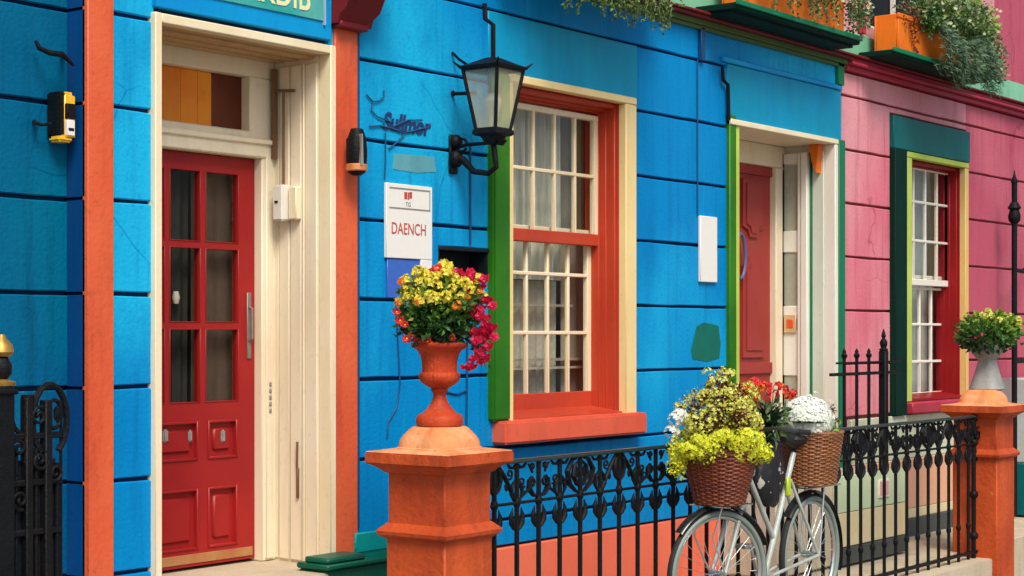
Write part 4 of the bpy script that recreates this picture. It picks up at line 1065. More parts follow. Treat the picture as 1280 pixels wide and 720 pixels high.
m = MB(); m.box(gx(10), gx(72), GTY + .013, GTY + .02, .05, gz(40, 575)); m.build('shade_sheet', SLATE, gt)  # dark sheet added to stand for the shade behind the lower gate
MB().tube([(gx(76), GTY, gz(76, 500)), (gx(76), GTY, .03)], .006, 6).build('bar', BLACK, gt)

# =============================================================== wall lantern
LX, LY = 7.285, 5.62
lt = thing('wall_lantern', 'black four sided glass lantern on a scrolled iron wall bracket', 'lantern', (LX, F, 2.6))
zt, zb, ht, hb = 2.985, 2.665, .114, .064
m = MB()
cor = lambda h, z: [Vector((LX + a*h, LY + b*h, z)) for a, b in ((-1, -1), (1, -1), (1, 1), (-1, 1))]
A, B = cor(hb, zb), cor(ht, zt)
for k in range(4):
    m.tube([A[k], B[k]], .010, 6); m.tube([A[k], A[(k+1) % 4]], .011, 6); m.tube([B[k], B[(k+1) % 4]], .013, 6)
m.frustum(LX, LY, [(hb + .004, zb - .03), (hb + .016, zb - .02), (hb + .012, zb + .002)]); m.frustum(LX, LY, [(.03, zb - .075), (.035, zb - .06), (.05, zb - .03)])
m.build('frame', BLACK, lt, angle=30)
m = MB(); m.frustum(LX, LY, [(ht + .014, zt), (ht + .018, zt + .012), (ht - .02, zt + .028), (.05, zt + .05), (.03, zt + .06)])
for a, b in ((-1, -1), (1, -1), (1, 1), (-1, 1)): m.tube([(LX + a*(ht + .01), LY + b*(ht + .01), zt + .01), (LX + a*(ht + .035), LY + b*(ht + .035), zt + .035)], [.010, .003], 6)
m.build('roof', BLACK, lt, angle=30)
m = MB(); e = .006
for k in range(4):
    p = [A[k], A[(k+1) % 4], B[(k+1) % 4], B[k]]; c = Vector((LX, LY, (zt+zb)/2)); q = [v + (Vector((c.x, c.y, v.z)) - v).normalized()*e for v in p]
    m._paint([m.bm.faces.new([m.bm.verts.new(v) for v in q])])
m.build('glass', LAMPGL, lt, smooth=False)
m = MB(); m.lathe(LX, LY, [(.022, zb), (.03, zb + .02), (.022, zb + .05), (.032, zb + .09), (.05, zb + .15), (.03, zb + .19), (.005, zb + .2)], 16); m.build('bulb', WPLAST, lt)
m = MB()
m.tube([(LX + .0, F - .01, 2.55), (LX, F - .08, 2.52), (LX, F - .15, 2.455), (LX, LY + .03, 2.44), (LX, LY - .02, 2.47), (LX, LY - .01, 2.55), (LX, LY, 2.60)], [.022, .020, .017, .016, .016, .016, .016], 10)
m.tube([(LX, F - .01, 2.585), (LX, F - .10, 2.60), (LX, LY, 2.60)], .010, 8)
m.tube([(LX, F - .07 - .035*math.cos(a), 2.60 + .035*math.sin(a)) for a in [R(30*k) for k in range(12)]], .008, 6)
m.tube([(LX, LY - .02, 2.60), (LX, LY - .06, 2.59), (LX, LY - .08, 2.61)], .012, 6)
m.build('bracket', BLACK, lt)
m = MB(); m.box(LX - .035, LX + .035, F - .02, F - .001, 2.45, 2.66, .008); m.blob((LX, F - .03, 2.62), (.04, .035, .04), 2); m.blob((LX, F - .03, 2.53), (.045, .04, .05), 2)
m.build('wall_plate', BLACK, lt)
m = MB(); m.tube([(LX, F - .005, 2.88), (LX, F - .08, 2.875), (LX, LY + ht, 2.87)], .010, 8); m.blob((LX, F - .01, 2.88), (.016, .012, .02), 1)
m.tube([(LX + .0, F - .005, 3.10), (LX, F - .05, 3.06), (LX, LY + ht + .02, 3.0)], .008, 8); m.build('stay', BLACK, lt)
m = MB(); m.tube([(LX, LY, zt + .05), (LX, LY, 3.22), (LX - .03, LY + .03, 3.25), (LX - .035, LY + .03, 3.33)], .013, 8); m.build('vent_pipe', BLACK, lt)

# thin black downpipe by the second door
dp = MB(); dp.tube([at(903, 84, F - .03), at(904, 100, F - .03), at(910, 106, F - .03), at(911, 150, F - .03)], .013, 8)
tag(dp.build('bent_pipe', BLACK), 'short bent black pipe above the second door, at the top of its green surround', 'pipe')
dp = MB(); dp.box(X_(872, F), X_(877, F), F - .03, F - .001, Z_(874, 76, F), 3.59, .003); dp.tube([at(872, 74, F - .008), at(872, 270, F - .008)], .005, 6)
tag(dp.build('wall_conduit', CABLE), 'dark vertical conduit on the blue wall running down to the blank white plaque', 'conduit')
cb = MB(); cb.tube([at(588, 178, F - .006), at(588, 306, F - .006)], .006, 6)
tag(cb.build('wall_cable', CABLE), 'thin dark cable hanging on the blue wall under the lantern', 'cable')
cb = MB(); cb.tube([at(584, 345, F - .006), at(584, 450, F - .006), at(583, 560, F - .006)], .006, 6); cb.tube([at(556, 490, F - .006), at(572, 493, F - .006), at(584, 488, F - .006)], .005, 6)
tag(cb.build('wall_cable', CABLE), 'thin dark cable on the blue wall just right of the terracotta urn', 'cable')
cb = MB(); cb.tube([at(495, 378, F - .005), at(498, 440, F - .005), at(500, 480, F - .005), at(496, 510, F - .005), at(485, 528, F - .005), at(484, 548, F - .005)], .0045, 6)
tag(cb.build('wall_cable', CABLE), 'thin curved cable on the blue wall left of the terracotta urn, below the blue notice', 'cable')
vn = MB()
for pth in (((480, 113), (480, 121), (474, 126), (466, 127), (464, 138), (472, 146), (482, 150), (492, 153)), ((462, 158), (475, 157), (488, 160), (505, 166), (515, 164), (530, 160)), ((482, 166), (482, 200), (481, 224)), ((466, 127), (458, 118)), ((506, 168), (496, 178), (486, 186)), ((492, 158), (510, 150), (528, 150))):
    vn.tube([at(a, b, F - .008) for a, b in pth], .004, 5)
tag(vn.build('dry_vine', plain('dry_stem', (.01, .07, .16), .7)), 'thin bare dark vine stems clinging to the blue wall beside the graffiti', 'vine')

# =============================================================== small fittings
def notice(name, label, cat): return thing(name, label, cat, (6.9, F, 2.0))
nb = thing('notice_board', 'white notice board with red lettering on the blue wall', 'sign', (6.9, F, 2.0))
nx0, nx1 = X_(483, F - .02), X_(540.5, F - .02); nz0, nz1 = Z_(483, 322, F - .02), Z_(483, 228, F - .02)
m = MB(); m.box(nx0, nx1, F - .02, F - .001, nz0, nz1, .003); m.box(X_(526.5, F - .02), nx1, F - .019, F - .001, nz0 - .10, nz0 - .001, .002); m.build('board', PAPER, nb)
zz = nz1 - .125
m = MB(); m.box(nx0 + .022, nx1 - .025, F - .0225, F - .02, nz1 - .026, nz1 - .020); m.box(nx0 + .022, nx1 - .018, F - .0225, F - .02, zz - .003, zz + .003); m.box(nx1 - .025, nx1 - .021, F - .0225, F - .02, zz, nz1 - .02); m.build('border', GREYINK, nb)
text_obj('lettering', 'DAENCH', REDINK, nb, (nx0 + .035, F - .0215, nz0 + .125), .085, extr=.0006, sx=.80)
cx = (nx0+nx1)/2 - .01
m = MB(); m.box(cx - .034, cx - .012, F - .0225, F - .02, zz + .05, zz + .085); m.box(cx - .006, cx + .004, F - .0225, F - .02, zz + .048, zz + .085); m.box(cx + .008, cx + .026, F - .0225, F - .02, zz + .056, zz + .088); m.build('emblem', REDINK, nb)
text_obj('small_lettering', 'TG', GREYINK, nb, (cx - .025, F - .0215, zz + .012), .032, extr=.0006)
bx0, bx1 = X_(484, F - .01), X_(525.5, F - .01)
tag(MB().box(bx0, bx1, F - .012, F - .001, Z_(484, 372, F), nz0 - .004, .002).build('notice_sheet', BPAPER), 'plain blue sheet directly under the white notice board', 'sign')
wp0, wp1 = X_(875.5, F - .02), X_(896.5, F - .02)
tag(MB().box(wp0, wp1, F - .022, F - .001, Z_(886, 353, F), Z_(886, 271, F), .004).build('wall_plaque', PAPER), 'blank white plaque on the blue wall, left of the second door', 'sign')
# cream objects in the wall niche
for k, (xx, h_) in enumerate(((7.215, .125), (7.255, .10))):
    m = MB(); m.lathe(xx, F + .05, [(.016, VENT[2] + .012), (.017, VENT[2] + .07), (.009, VENT[2] + .09), (.008, VENT[2] + h_ + .01)], 14)
    tag(m.build('bottle', plain('cream_ceramic', (.72, .55, .42), .4) if k == 0 else plain('amber_ceramic', (.35, .20, .12), .4)), ('taller cream bottle' if k == 0 else 'shorter brown bottle') + ' in the dark wall niche behind the urn flowers', 'bottle')
# alarm box on the left
ay = 5.925
ab = thing('alarm_box', 'black and yellow alarm box on the teal wall beside the coral pilaster', 'alarm box', (4.75, ay, 2.4))
m = MB(); m.box(4.712, 4.776, 5.936, 6.019, 2.425, 2.615, .008, seg=2); m.build('case', BLACK, ab)
m = MB(); m.use(YELL); m.box(4.730, 4.798, ay - .004, 5.985, 2.41, 2.615, .016, seg=3); m.box(4.706, 4.780, ay, 6.0, 2.402, 2.428, .010, seg=2); m.build('cover', None, ab)
m = MB(); m.use(BLACK); m.box(4.742, 4.786, ay - .008, ay + .01, 2.50, 2.565, .002); m.use(PAPER); m.box(4.742, 4.782, ay - .009, ay + .01, 2.43, 2.495, .002); m.use(BLACK); m.box(4.748, 4.776, ay - .0105, ay, 2.45, 2.462); m.build('sticker', None, ab)
m = MB(); m.tube([at(45, 52, F + .08), at(49, 60, F + .04), at(62, 66, F + .03), at(78, 68, F + .02), at(92, 82, F + .02)], [.008, .011, .012, .013, .006], 8)
m.tube([at(78, 68, F + .02), at(78, 68, F + .115)], .010, 8)
tag(m.build('wall_hook', BLACK), 'bent black iron hook on the teal wall above the alarm box', 'hook')
m = MB(); m.tube([at(43, 152, F + .115), at(44, 153, F + .07), at(52, 156, F + .06), at(64, 155, F + .06)], [.010, .010, .007, .007], 8)
tag(m.build('wall_peg', BLACK), 'small dark peg on the teal wall left of the alarm box', 'peg')
# black fixture on second pilaster
fx = X_(447, F - .12)
wl = thing('wall_light', 'black cylindrical wall light with a silver strip on the second coral pilaster', 'wall light', (6.4, F, 2.4))
fY = F - .10
c0 = X_(446, fY)
m = MB(); m.lathe(c0, fY, [(.022, 2.375), (.044, 2.39), (.050, 2.44), (.052, 2.50), (.046, 2.56), (.032, 2.60), (.028, 2.605)], 24); m.box(c0 - .03, c0 + .02, fY, F - .051, 2.44, 2.56, .006); m.build('housing', BLACK, wl)
m = MB(); m.prism([(c0 - .030, 2.42), (c0 - .012, 2.42), (c0 - .018, 2.575), (c0 - .024, 2.575)], fY - .056, fY - .03); m.build('strip', SILVER, wl)
m = MB(); m.lathe(c0 - .004, fY - .002, [(.050, 2.395), (.054, 2.40), (.054, 2.425), (.050, 2.43)], 24); m.build('collar', plain('copper_ring', (.75, .28, .10), .4, .5), wl)
# electric boxes in the doorway
ex = 6.30
eb = thing('meter_box', 'small white meter box with a brown conduit on the cream door reveal', 'meter box', (ex, 6.15, 2.2))
ya, yb_ = 6.19, 6.10
xx = 6.225; zz0, zz1 = 2.155, 2.335
m = MB(); m.box(xx, 6.296, yb_ + .02, ya, zz0, zz1, .008, seg=2); m.build('case', WPLAST, eb)
m = MB(); m.box(xx + .03, 6.296, yb_ - .045, yb_ + .01, zz0 + .005, zz1 - .01, .006); m.build('side_case', CREAML, eb)
m = MB(); m.box(xx - .004, xx + .02, yb_ + .05, ya - .02, zz0 + .09, zz0 + .10); m.build('catch', BLACK, eb)
m = MB(); m.tube([(xx + .04, ya - .04, zz1), (xx + .04, ya - .04, 2.80)], .007, 8); m.tube([(xx + .045, ya + .03, 2.81), (xx + .045, yb_ - .02, 2.80)], .008, 8); m.build('conduit', BROWN, eb)
MB().box(6.262, 6.2915, 6.215, 6.235, 2.47, 2.92, .002).build('conduit', BROWN, eb)
m = MB(); m.tube([(6.285, 6.075, 1.06), (6.28, 6.072, 1.0), (6.285, 6.078, .93)], .006, 6); m.box(6.282, 6.296, 6.07, 6.082, .78, .93, .002)
tag(m.build('door_bolt', BROWN), 'slim dark bolt and loop on the cream door reveal near its foot', 'bolt')
# intercom by second door
ic = thing('intercom', 'small orange faced intercom plate on the white side panel of the second door', 'intercom', (11.68, F + .3, 1.5))
m = MB(); m.box(11.672, 11.689, F + .26, F + .36, 1.60, 1.735, .003); m.build('plate', plain('bronze_plate', (.62, .42, .22), .4), ic)
m = MB(); m.box(11.668, 11.673, F + .28, F + .335, 1.635, 1.70, .002); m.build('panel', plain('orange_panel', (.75, .10, .02), .4), ic)
# iron standard at far right
sd = thing('iron_standard', 'slim black iron standard against the magenta wall at the right edge', 'post', (14.84, 5.7, 0))
sx_ = X_(1268, 5.7)
m = MB(); m.tube([(sx_, 5.7, 0), (sx_, 5.7, 2.9)], .024, 10); m.lathe(sx_, 5.7, [(.025, 2.55), (.05, 2.58), (.055, 2.62), (.04, 2.67), (.06, 2.69), (.03, 2.74)], 14); m.lathe(sx_, 5.7, [(.024, 2.9), (.03, 2.92), (.012, 2.97), (.003, 3.02)], 12); m.build('post', BLACK, sd)
m = MB(); m.tube([(sx_, 5.7, 2.15), (sx_ + .2, 5.7, 2.14), (sx_ + .33, 5.7, 2.2), (sx_ + .36, 5.7, 2.28)], .018, 8); m.tube([(sx_, 5.7, 1.35), (sx_ + .5, 5.7, 1.35)], .018, 8); m.build('arm', BLACK, sd)
# grey door-like cabinet at far right behind the pier
cbx = X_(1266, 5.75)
gc = thing('utility_cabinet', 'pale grey cabinet on a dark teal base behind the right pier, at the right edge', 'cabinet', (cbx + .3, 5.7, 0))
m = MB(); m.box(cbx, cbx + .7, 5.60, F - .04, .46, 1.2, .01); m.build('body', plain('pale_grey_enamel', (.42, .47, .47), .4), gc)
m = MB(); m.box(cbx - .02, cbx + .72, 5.58, F - .04, 0, .459, .01); m.build('base', TEALG, gc)

# =============================================================== bicycle
BX, BY = 8.41, 4.62
HF, HR, WR = Vector((7.90, BY, .345)), Vector((8.925, BY, .345)), .318
bk = thing('bicycle', 'silver step through bicycle with wicker baskets, parked against the railing', 'bicycle', (BX, BY, 0))
steer = Matrix.Translation(HF) @ Matrix.Rotation(R(-17), 4, 'Z')
def wheel(c, turn, name):
    M = Matrix.Translation(c) @ Matrix.Rotation(R(turn), 4, 'Z')
    def circ(r, y=0, n=56): return [M @ Vector((r*math.cos(2*math.pi*k/n), y, r*math.sin(2*math.pi*k/n))) for k in range(n)]
    m = MB(); m.tube(circ(WR + .008), .019, 10, True); t = m.build('wheel', RUBBER, bk)
    m = MB(); m.tube(circ(WR + .001, -.012), .0135, 8, True); m.tube(circ(WR + .001, .012), .0135, 8, True); m.build('tyre_wall', CRTYRE, t)
    m = MB(); m.tube(circ(WR - .020), .0115, 8, True); m.build('rim', SILVER, t)
    m = MB()
    for k in range(28):
        a = 2*math.pi*k/28; b = a + (.5 if k % 2 else -.5); y = .022 if k % 4 < 2 else -.022
        m.tube([M @ Vector((.02*math.cos(b), y, .02*math.sin(b))), M @ Vector(((WR-.02)*math.cos(a), 0, (WR-.02)*math.sin(a)))], .0017, 4)
    m.build('spokes', SILVER, t)
    m = MB(); m.tube([M @ Vector((0, -.045, 0)), M @ Vector((0, .045, 0))], .020, 12); m.build('hub', SILVER, t)
    return t, M
wf, MF = wheel(HF, -17, 'front'); wr, MR = wheel(HR, 0, 'rear')
def fender(M, a0, a1, mat, name):
    mb = MB(); r = WR + .045; prev = None; fs = []
    n = 28
    for k in range(n + 1):
        a = R(a0 + (a1-a0)*k/n); ring = []
        for q in range(7):
            b = math.pi*q/6; y = .031*math.cos(b); rr = r - .010 + .014*math.sin(b)
            ring.append(mb.bm.verts.new(M @ Vector((rr*math.cos(a), y, rr*math.sin(a)))))
        if prev:
            for q in range(6): fs.append(mb.bm.faces.new((prev[q], prev[q+1], ring[q+1], ring[q])))
        prev = ring
    mb._paint(fs); return mb.build(name, mat, bk, angle=60)
FEND = plain('black_gloss_fender', (.012, .014, .014), .2)
fender(MF, 20, 140, FEND, 'fender'); fender(MR, -20, 140, FEND, 'fender')
HT, HB = Vector((8.175, BY, .96)), Vector((8.125, BY, .76))
BB = Vector((8.40, BY, .28)); ST = Vector((8.73, BY, .93))
m = MB()
m.tube([HB + Vector((0, 0, .0)), HT], .020, 12)
m.tube([HT + Vector((.01, 0, -.08)), BB.lerp(ST, .30)], .0145, 10)
m.tube([HB + Vector((.01, 0, .01)), BB], .0165, 10)
m.tube([BB, ST], .0165, 12)
for s in (-1, 1):
    m.tube([BB + Vector((0, .03*s, 0)), HR + Vector((0, .055*s, 0))], .010, 8)
    m.tube([BB.lerp(ST, .78) + Vector((0, .02*s, 0)), HR + Vector((0, .055*s, 0))], .009, 8)
m.tube([BB + Vector((0, -.04, 0)), BB + Vector((0, .04, 0))], .024, 12)
m.build('frame', SILVP, bk)
m = MB()
for s in (-1, 1):
    ax_ = MF @ Vector((0, .052*s, 0)); cr = HB + (MF.to_3x3() @ Vector((0, .045*s, 0))) + Vector((-.01, 0, -.02)); m.tube([cr, cr.lerp(ax_, .6) + Vector((.008, 0, 0)), ax_], [.016, .013, .009], 10)
m.tube([HB + (MF.to_3x3() @ Vector((0, -.05, 0))) + Vector((-.01, 0, -.02)), HB + (MF.to_3x3() @ Vector((0, .05, 0))) + Vector((-.01, 0, -.02))], .018, 8)
m.build('fork', SILVP, bk)
m = MB(); m.tube([HT, HT + Vector((.01, 0, .10))], .012, 10)
for s in (-1, 1): m.tube([HT + Vector((.01, 0, .10)), HT + Vector((-.02, .10*s, .13)), HT + Vector((.0, .22*s, .14)), HT + Vector((.10, .26*s, .12)), HT + Vector((.20, .27*s, .11))], .010, 10)
hbar = m.build('handlebar', plain('dark_steel', (.10, .11, .11), .3, .8), bk)
for s in (-1, 1): MB().tube([HT + Vector((.11, .262*s, .118)), HT + Vector((.215, .271*s, .109))], .015, 10).build('grip', RUBBER, hbar)
m = MB(); sc_ = ST + Vector((.02, 0, .07)); m.tube([ST, ST + Vector((.015, 0, .06))], .011, 8)
m.lathe(sc_.x + .03, BY, [(.02, sc_.z - .03), (.10, sc_.z - .015), (.115, sc_.z + .01), (.10, sc_.z + .03), (.02, sc_.z + .036)], 20, ax=1.1, ay=.8)
m.tube([(sc_.x - .02, BY, sc_.z + .008), (sc_.x - .14, BY, sc_.z + .012)], [.06, .022], 12); m.build('saddle', plain('black_leather', (.012, .011, .010), .45), bk)
m = MB()
for s in (-1, 1): m.tube([HR + Vector((.0, .06*s, 0)), HR + Vector((.06, .06*s, .38)), HR + Vector((-.12, .06*s, .385))], .005, 6); m.tube([HR + Vector((-.15, .06*s, .385)), HR + Vector((.26, .06*s, .385))], .006, 6)
for k in range(4): m.tube([HR + Vector((-.14 + .12*k, -.06, .386)), HR + Vector((-.14 + .12*k, .06, .386))], .005, 6)
m.build('carrier', SILVER, bk)
m = MB()
M3 = MF.to_3x3()
for s in (-1, 1): m.tube([MF @ Vector((0, .06*s, 0)), MF @ Vector((-.10, .07*s, .20)), Vector((7.83, BY + .07*s, .715))], .005, 6)
m.tube([(7.82, BY - .12, .706), (7.82, BY + .12, .706)], .005, 6); m.tube([(8.05, BY - .12, .706), (8.05, BY + .12, .706)], .005, 6)
m.build('basket_stay', SILVER, bk)
m = MB(); m.tube([BB + Vector((0, -.05, 0)), BB + Vector((.05, -.055, -.16))], .009, 8); m.tube([BB + Vector((0, .05, 0)), BB + Vector((-.05, .055, .16))], .009, 8); m.box(BB.x + .02, BB.x + .10, BY - .13, BY - .06, BB.z - .175, BB.z - .15, .005); m.box(BB.x - .10, BB.x - .02, BY + .06, BY + .13, BB.z + .15, BB.z + .175, .005)
m.build('crank', SILVER, bk)
m = MB(); m.tube([HT + Vector((-.01, -.08, .12)), HT + Vector((.05, -.06, .02)), HB + Vector((.03, -.03, .1)), BB.lerp(HB, .5) + Vector((.02, -.02, .04))], .0035, 6); m.tube([HT + Vector((-.01, .08, .12)), HT + Vector((-.06, .05, .0)), HB + Vector((-.03, .0, .0))], .0035, 6)
m.tube([HT + Vector((.02, -.09, .13)), HT + Vector((-.07, -.10, .06)), HT + Vector((-.10, -.05, -.08)), HB + Vector((-.05, -.03, -.06))], .0032, 6)
m.build('brake_cable', RUBBER, bk)
m = MB(); m.tube([HT + Vector((-.05, -.09, .03)), HT + Vector((-.05, .09, .03))], .006, 6); m.tube([HT + Vector((-.05, -.07, .03)), HT + Vector((.0, -.02, .05))], .006, 6); m.tube([HT + Vector((-.05, .07, .03)), HT + Vector((.0, .02, .05))], .006, 6); m.build('basket_bracket', SILVER, bk)
m = MB(); m.box(8.60, 8.64, BY - .035, BY - .015, .70, .80, .006); m.build('reflector', plain('lime_reflector', (.45, .60, .03), .3), bk)
# black spotted bag hung over frame
m = MB()
t_ = bmesh.new(); bmesh.ops.create_icosphere(t_, subdivisions=4, radius=1)
rr = random.Random(5)
for v in t_.verts:
    n = math.sin(v.co.z*7 + v.co.x*4)*.05 + math.sin(v.co.x*11 + v.co.z*3)*.04
    v.co = Vector((v.co.x*(.125 + .02*(v.co.z < 0)), v.co.y*.06, v.co.z*.20)) * (1 + n)
m.merge(t_, Matrix.Translation((8.46, BY + .01, .845)))
def spot_mat():
    mm, nt, b = node_mat('spotted_black_cloth')
    r = ramp(nt, noise(nt, 17, 2), [(.655, (.008, .008, .012)), (.68, (.50, .48, .42))])
    nt.links.new(r.outputs[0], b.inputs['Base Color']); b.inputs['Roughness'].default_value = .6; return mm
sp = thing('cloth_bag', 'black cloth bag with pale spots hung over the bicycle frame between the baskets', 'bag', (8.475, BY, .67))
m.build('body', spot_mat(), sp, angle=80)
MB().tube([(8.41, BY, .98), (8.44, BY - .02, 1.06), (8.52, BY - .02, 1.06), (8.54, BY, .98)], .008, 8).build('strap', BLACK, sp)

# wicker baskets
def basket(name, label, cx, cy, z0, z1, a0, a1, b0, b1, mat, seed):
    r = random.Random(seed)
    t = thing(name, label, 'basket', (cx, cy, z0), 'wicker baskets on the bicycle')
    m = MB(); m.use(mat); rows = int((z1 - z0)/.0105); ns = 26
    def P(ang, f, off=0):
        ea = a0 + (a1-a0)*f + off; eb_ = b0 + (b1-b0)*f + off; e = 2.6
        c, s = math.cos(ang), math.sin(ang); q = (abs(c)**e + abs(s)**e) ** (-1/e)
        return Vector((cx + ea*c*q, cy + eb_*s*q, z0 + (z1-z0)*f))
    for i in range(rows):
        f = (i + .5)/rows; sgn = 1 if i % 2 else -1
        m.tube([P(2*math.pi*k/104, f, .0045*sgn*math.cos(ns/2*2*math.pi*k/104)) + Vector((0, 0, r.uniform(-.0008, .0008))) for k in range(104)], .0060, 6, True)
    m.build('weave', None, t, angle=80)
    m = MB(); m.use(mat)
    for k in range(ns): m.tube([P(2*math.pi*k/ns, f/6) for f in range(7)], .0055, 6)
    m.build('stakes', None, t)
    m = MB(); m.use(mat)
    for q in range(3): m.tube([P(2*math.pi*k/120, 1, .005*math.cos(2*math.pi*(k/6 + q/3))) + Vector((0, 0, .006 + .005*math.sin(2*math.pi*(k/6 + q/3)))) for k in range(120)], .006, 6, True)
    m.build('rim', None, t, angle=80)
    m = MB(); m.use(mat)
    m.bm.faces.new([m.bm.verts.new(P(2*math.pi*k/40, .01)) for k in range(40)]); m.bm.faces.new([m.bm.verts.new(P(2*math.pi*k/40, .85, -.01)) for k in range(40)])
    m.build('base', None, t)
    return t
FBX = 7.885
basket('wicker_basket', 'reddish brown wicker basket over the front wheel, holding the chartreuse flowers', FBX, BY - .02, .712, .985, .100, .160, .120, .195, WICK, 3)
RBX = 8.90
basket('wicker_basket', 'lighter tan wicker basket on the rear carrier, holding the white blooms', RBX, BY - .02, .745, 1.035, .14, .165, .12, .165, WICK2, 4)
# front basket flowers
ff = thing('flower_arrangement', 'tall chartreuse flower mound flecked with maroon in the front bicycle basket', 'flowers', (FBX, BY, .95))
m = MB(); m.use(MAR_P); foliage(m, (FBX + .03, BY - .0, 1.16), (.165, .165, .185), 1900, .030, .016, .4)
m.use(MAR_P); foliage(m, (FBX, BY - .02, 1.0), (.19, .22, .09), 1300, .028, .016, .4)
m.use(LIM_P); foliage(m, (FBX + .03, BY, 1.155), (.195, .195, .195), 2200, .017, .013, .82); m.use(MAR_P); foliage(m, (FBX + .03, BY, 1.15), (.20, .20, .195), 380, .020, .013, .93); m.use(YG_P); foliage(m, (FBX, BY - .02, 1.02), (.21, .24, .10), 1500, .020, .014, .8)
for q in range(5): foliage(m, Vector((FBX, BY - .02, 1.02 - .03*q)) + side*(-.215) + Vector((-.05, -.03, 0)), (.05, .05, .05), 90, .020, .014, .3)
m.use(GRN_L); foliage(m, (FBX, BY - .02, 1.02), (.20, .23, .10), 500, .028, .016, .5); stems(m, (FBX, BY, 1.1), (.15, .16, .15), 30, .93)

m.build('foliage', None, ff, smooth=False, normals=False)
lh = [cluster_mesh('chartreuse_head', LIM_P, 16, .026, .011, .009, 20 + i, MAR_P if i == 1 else None) for i in range(3)]
pts = shell_pts((FBX + .03, BY, 1.155), (.185, .185, .185), 58, -.2, face=CAMDIR, mind=.03)
imL = -side
low = []
for k in range(42):
    a = rnd.uniform(-.25, .225); z = .985 + rnd.uniform(-.01, .10) - .10*max(0, -a - .17)*8*rnd.random(); low.append((Vector((FBX, BY - .02, z)) + side*a + Vector((-.8, -.6, 0))*(.155*math.sqrt(max(0, 1 - (a/.26)**2))) , CAMDIR + rvec()*.35 + side*a*2))
put_blossoms(ff, lh, pts, 'chartreuse_blossom', (.8, 1.25)); put_blossoms(ff, [cluster_mesh('yellow_green_head', YG_P, 22, .028, .013, .010, 25 + i) for i in range(2)], low, 'chartreuse_blossom', (1.0, 1.5))
wh = [cluster_mesh('white_head', WHT_P, 14, .026, .018, .016, 40)]
put_blossoms(ff, wh, [(Vector((FBX, BY, 1.155 + .02*k)) + side*(-.21 + .02*k) + Vector((-.05, -.03, 0)), CAMDIR) for k in range(2)] + [(Vector((FBX, BY, 1.09)) + side*(-.235) + Vector((-.04, -.03, 0)), CAMDIR)], 'white_blossom', (1, 1.4))
# red flowering plant between baskets
CXR = 8.44
fr_ = thing('flower_arrangement', 'dark leaved plant topped with orange red flowers between the two baskets', 'flowers', (CXR, BY - .0, 1.02))
m = MB(); m.use(GRN_D)
for k in range(70):
    a = rnd.uniform(0, 6.28); el = rnd.uniform(-.1, 1.2); d = Vector((math.cos(a)*math.cos(el), math.sin(a)*math.cos(el), math.sin(el)))
    m.leaf(Vector((CXR, BY, 1.07)) + d*rnd.uniform(.01, .07), d, (0, 0, 1), rnd.uniform(.08, .13), .045, .2)
m.use(GRN_V); foliage(m, (CXR, BY, 1.12), (.11, .11, .10), 140, .06, .03, .4)
stems(m, (CXR, BY, 1.2), (.1, .1, .14), 20, 1.02, w=.003)
m.build('foliage', None, fr_, smooth=False, normals=False)
put_blossoms(fr_, [cluster_mesh('scarlet_head', RED_P, 8, .016, .018, .014, 50), cluster_mesh('scarlet_orange_head', ORA_P, 8, .016, .017, .013, 51)], shell_pts((CXR - .02, BY, 1.255), (.13, .12, .065), 34, -.1, face=CAMDIR, mind=.02), 'scarlet_blossom', (.8, 1.2))
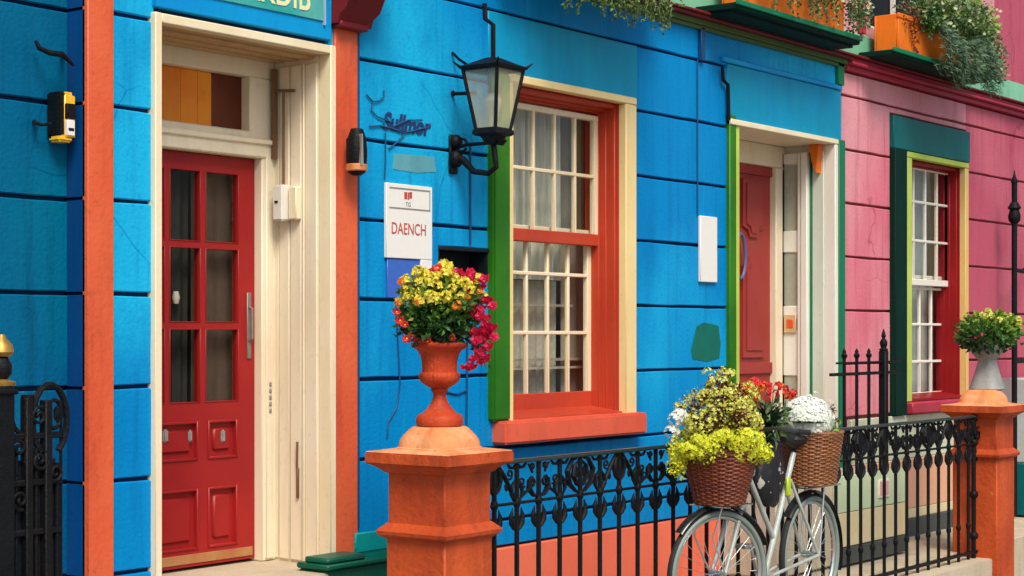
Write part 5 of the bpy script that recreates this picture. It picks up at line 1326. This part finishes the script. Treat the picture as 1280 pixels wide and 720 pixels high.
# rear basket white blooms
fw = thing('flower_arrangement', 'smooth domed cluster of pale white hydrangea in the rear bicycle basket', 'flowers', (RBX - .06, BY, 1.03))
m = MB(); m.use(GRN_L); foliage(m, (RBX, BY - .02, 1.06), (.17, .16, .05), 400, .035, .022, .4); m.use(GRN_D)
for k in range(16):
    a = rnd.uniform(2, 5); m.leaf((RBX - .16 + rnd.uniform(-.02, .02), BY - .05 + rnd.uniform(-.05, .05), 1.09), (math.cos(a), math.sin(a), .2), (0, 0, 1), .12, .05)
m.use(MAR_P); foliage(m, (RBX + .13, BY - .04, 1.10), (.055, .07, .09), 260, .028, .016, .4)
m.use(WHT_P)
m.blob((RBX - .065, BY - .03, 1.105), (.143, .138, .128), 3)
HC = Vector((RBX - .065, BY - .03, 1.105))
for k in range(2600):
    d = rvec(); 
    if d.z < -.35: continue
    p = HC + Vector((d.x*.150, d.y*.145, d.z*.135)); m.leaf(p, d.orthogonal() + rvec()*.8, d, .018, .016, .05)
m.build('foliage', None, fw, smooth=False, normals=False)
put_blossoms(fw, [blossom_mesh('hydrangea_floret', WHT_P, 4, .017, .018, 1, .2, None, 60)], shell_pts(HC, (.145, .14, .13), 60, -.2, face=CAMDIR), 'floret', (.9, 1.3))
put_blossoms(fw, [blossom_mesh('cream_pink_bloom', PNK_P, 5, .020, .016, 2, .4, YELL, 61)], shell_pts((RBX + .12, BY - .05, 1.11), (.06, .07, .09), 10, -.5, face=CAMDIR), 'pink_blossom', (.8, 1.1))

# =============================================================== light, world, camera
el, az = R(50), math.atan2(-.62, -.78)     # towards the sun: left of the viewer and out over the street
sd_ = Vector((math.sin(az)*math.cos(el), math.cos(az)*math.cos(el), math.sin(el)))
L = bpy.data.lights.new('sun', 'SUN'); L.energy = 2.5; L.angle = R(22); L.color = (1, .93, .82)
lo = bpy.data.objects.new('sun', L); COL.objects.link(lo); lo.rotation_euler = sd_.to_track_quat('Z', 'Y').to_euler(); lo.location = (0, 0, 12)
w = bpy.data.worlds.new('World'); scene.world = w; w.use_nodes = True
nt = w.node_tree; bg = nt.nodes['Background']; sky = nt.nodes.new('ShaderNodeTexSky'); sky.sky_type = 'NISHITA'; sky.sun_disc = False
sky.sun_elevation = el; sky.sun_rotation = az; sky.air_density = 1.0; sky.dust_density = 3.0; sky.ozone_density = .6
nt.links.new(sky.outputs[0], bg.inputs[0]); bg.inputs[1].default_value = .118
cam = bpy.data.cameras.new('camera'); co = bpy.data.objects.new('camera', cam); COL.objects.link(co)
co.location = (0, 0, EYE); co.rotation_euler = (R(90), 0, -PHI0)
cam.lens = FPX/1280*36; cam.sensor_width = 36; cam.shift_y = (HY - 360)/1280; cam.clip_end = 500; cam.clip_start = .05
scene.camera = co
vs = scene.view_settings; vs.view_transform = 'Standard'; vs.look = 'None'; vs.exposure = 0.32; vs.gamma = 1
scene.render.engine = 'CYCLES'
scene.cycles.max_bounces = 8; scene.cycles.transparent_max_bounces = 12
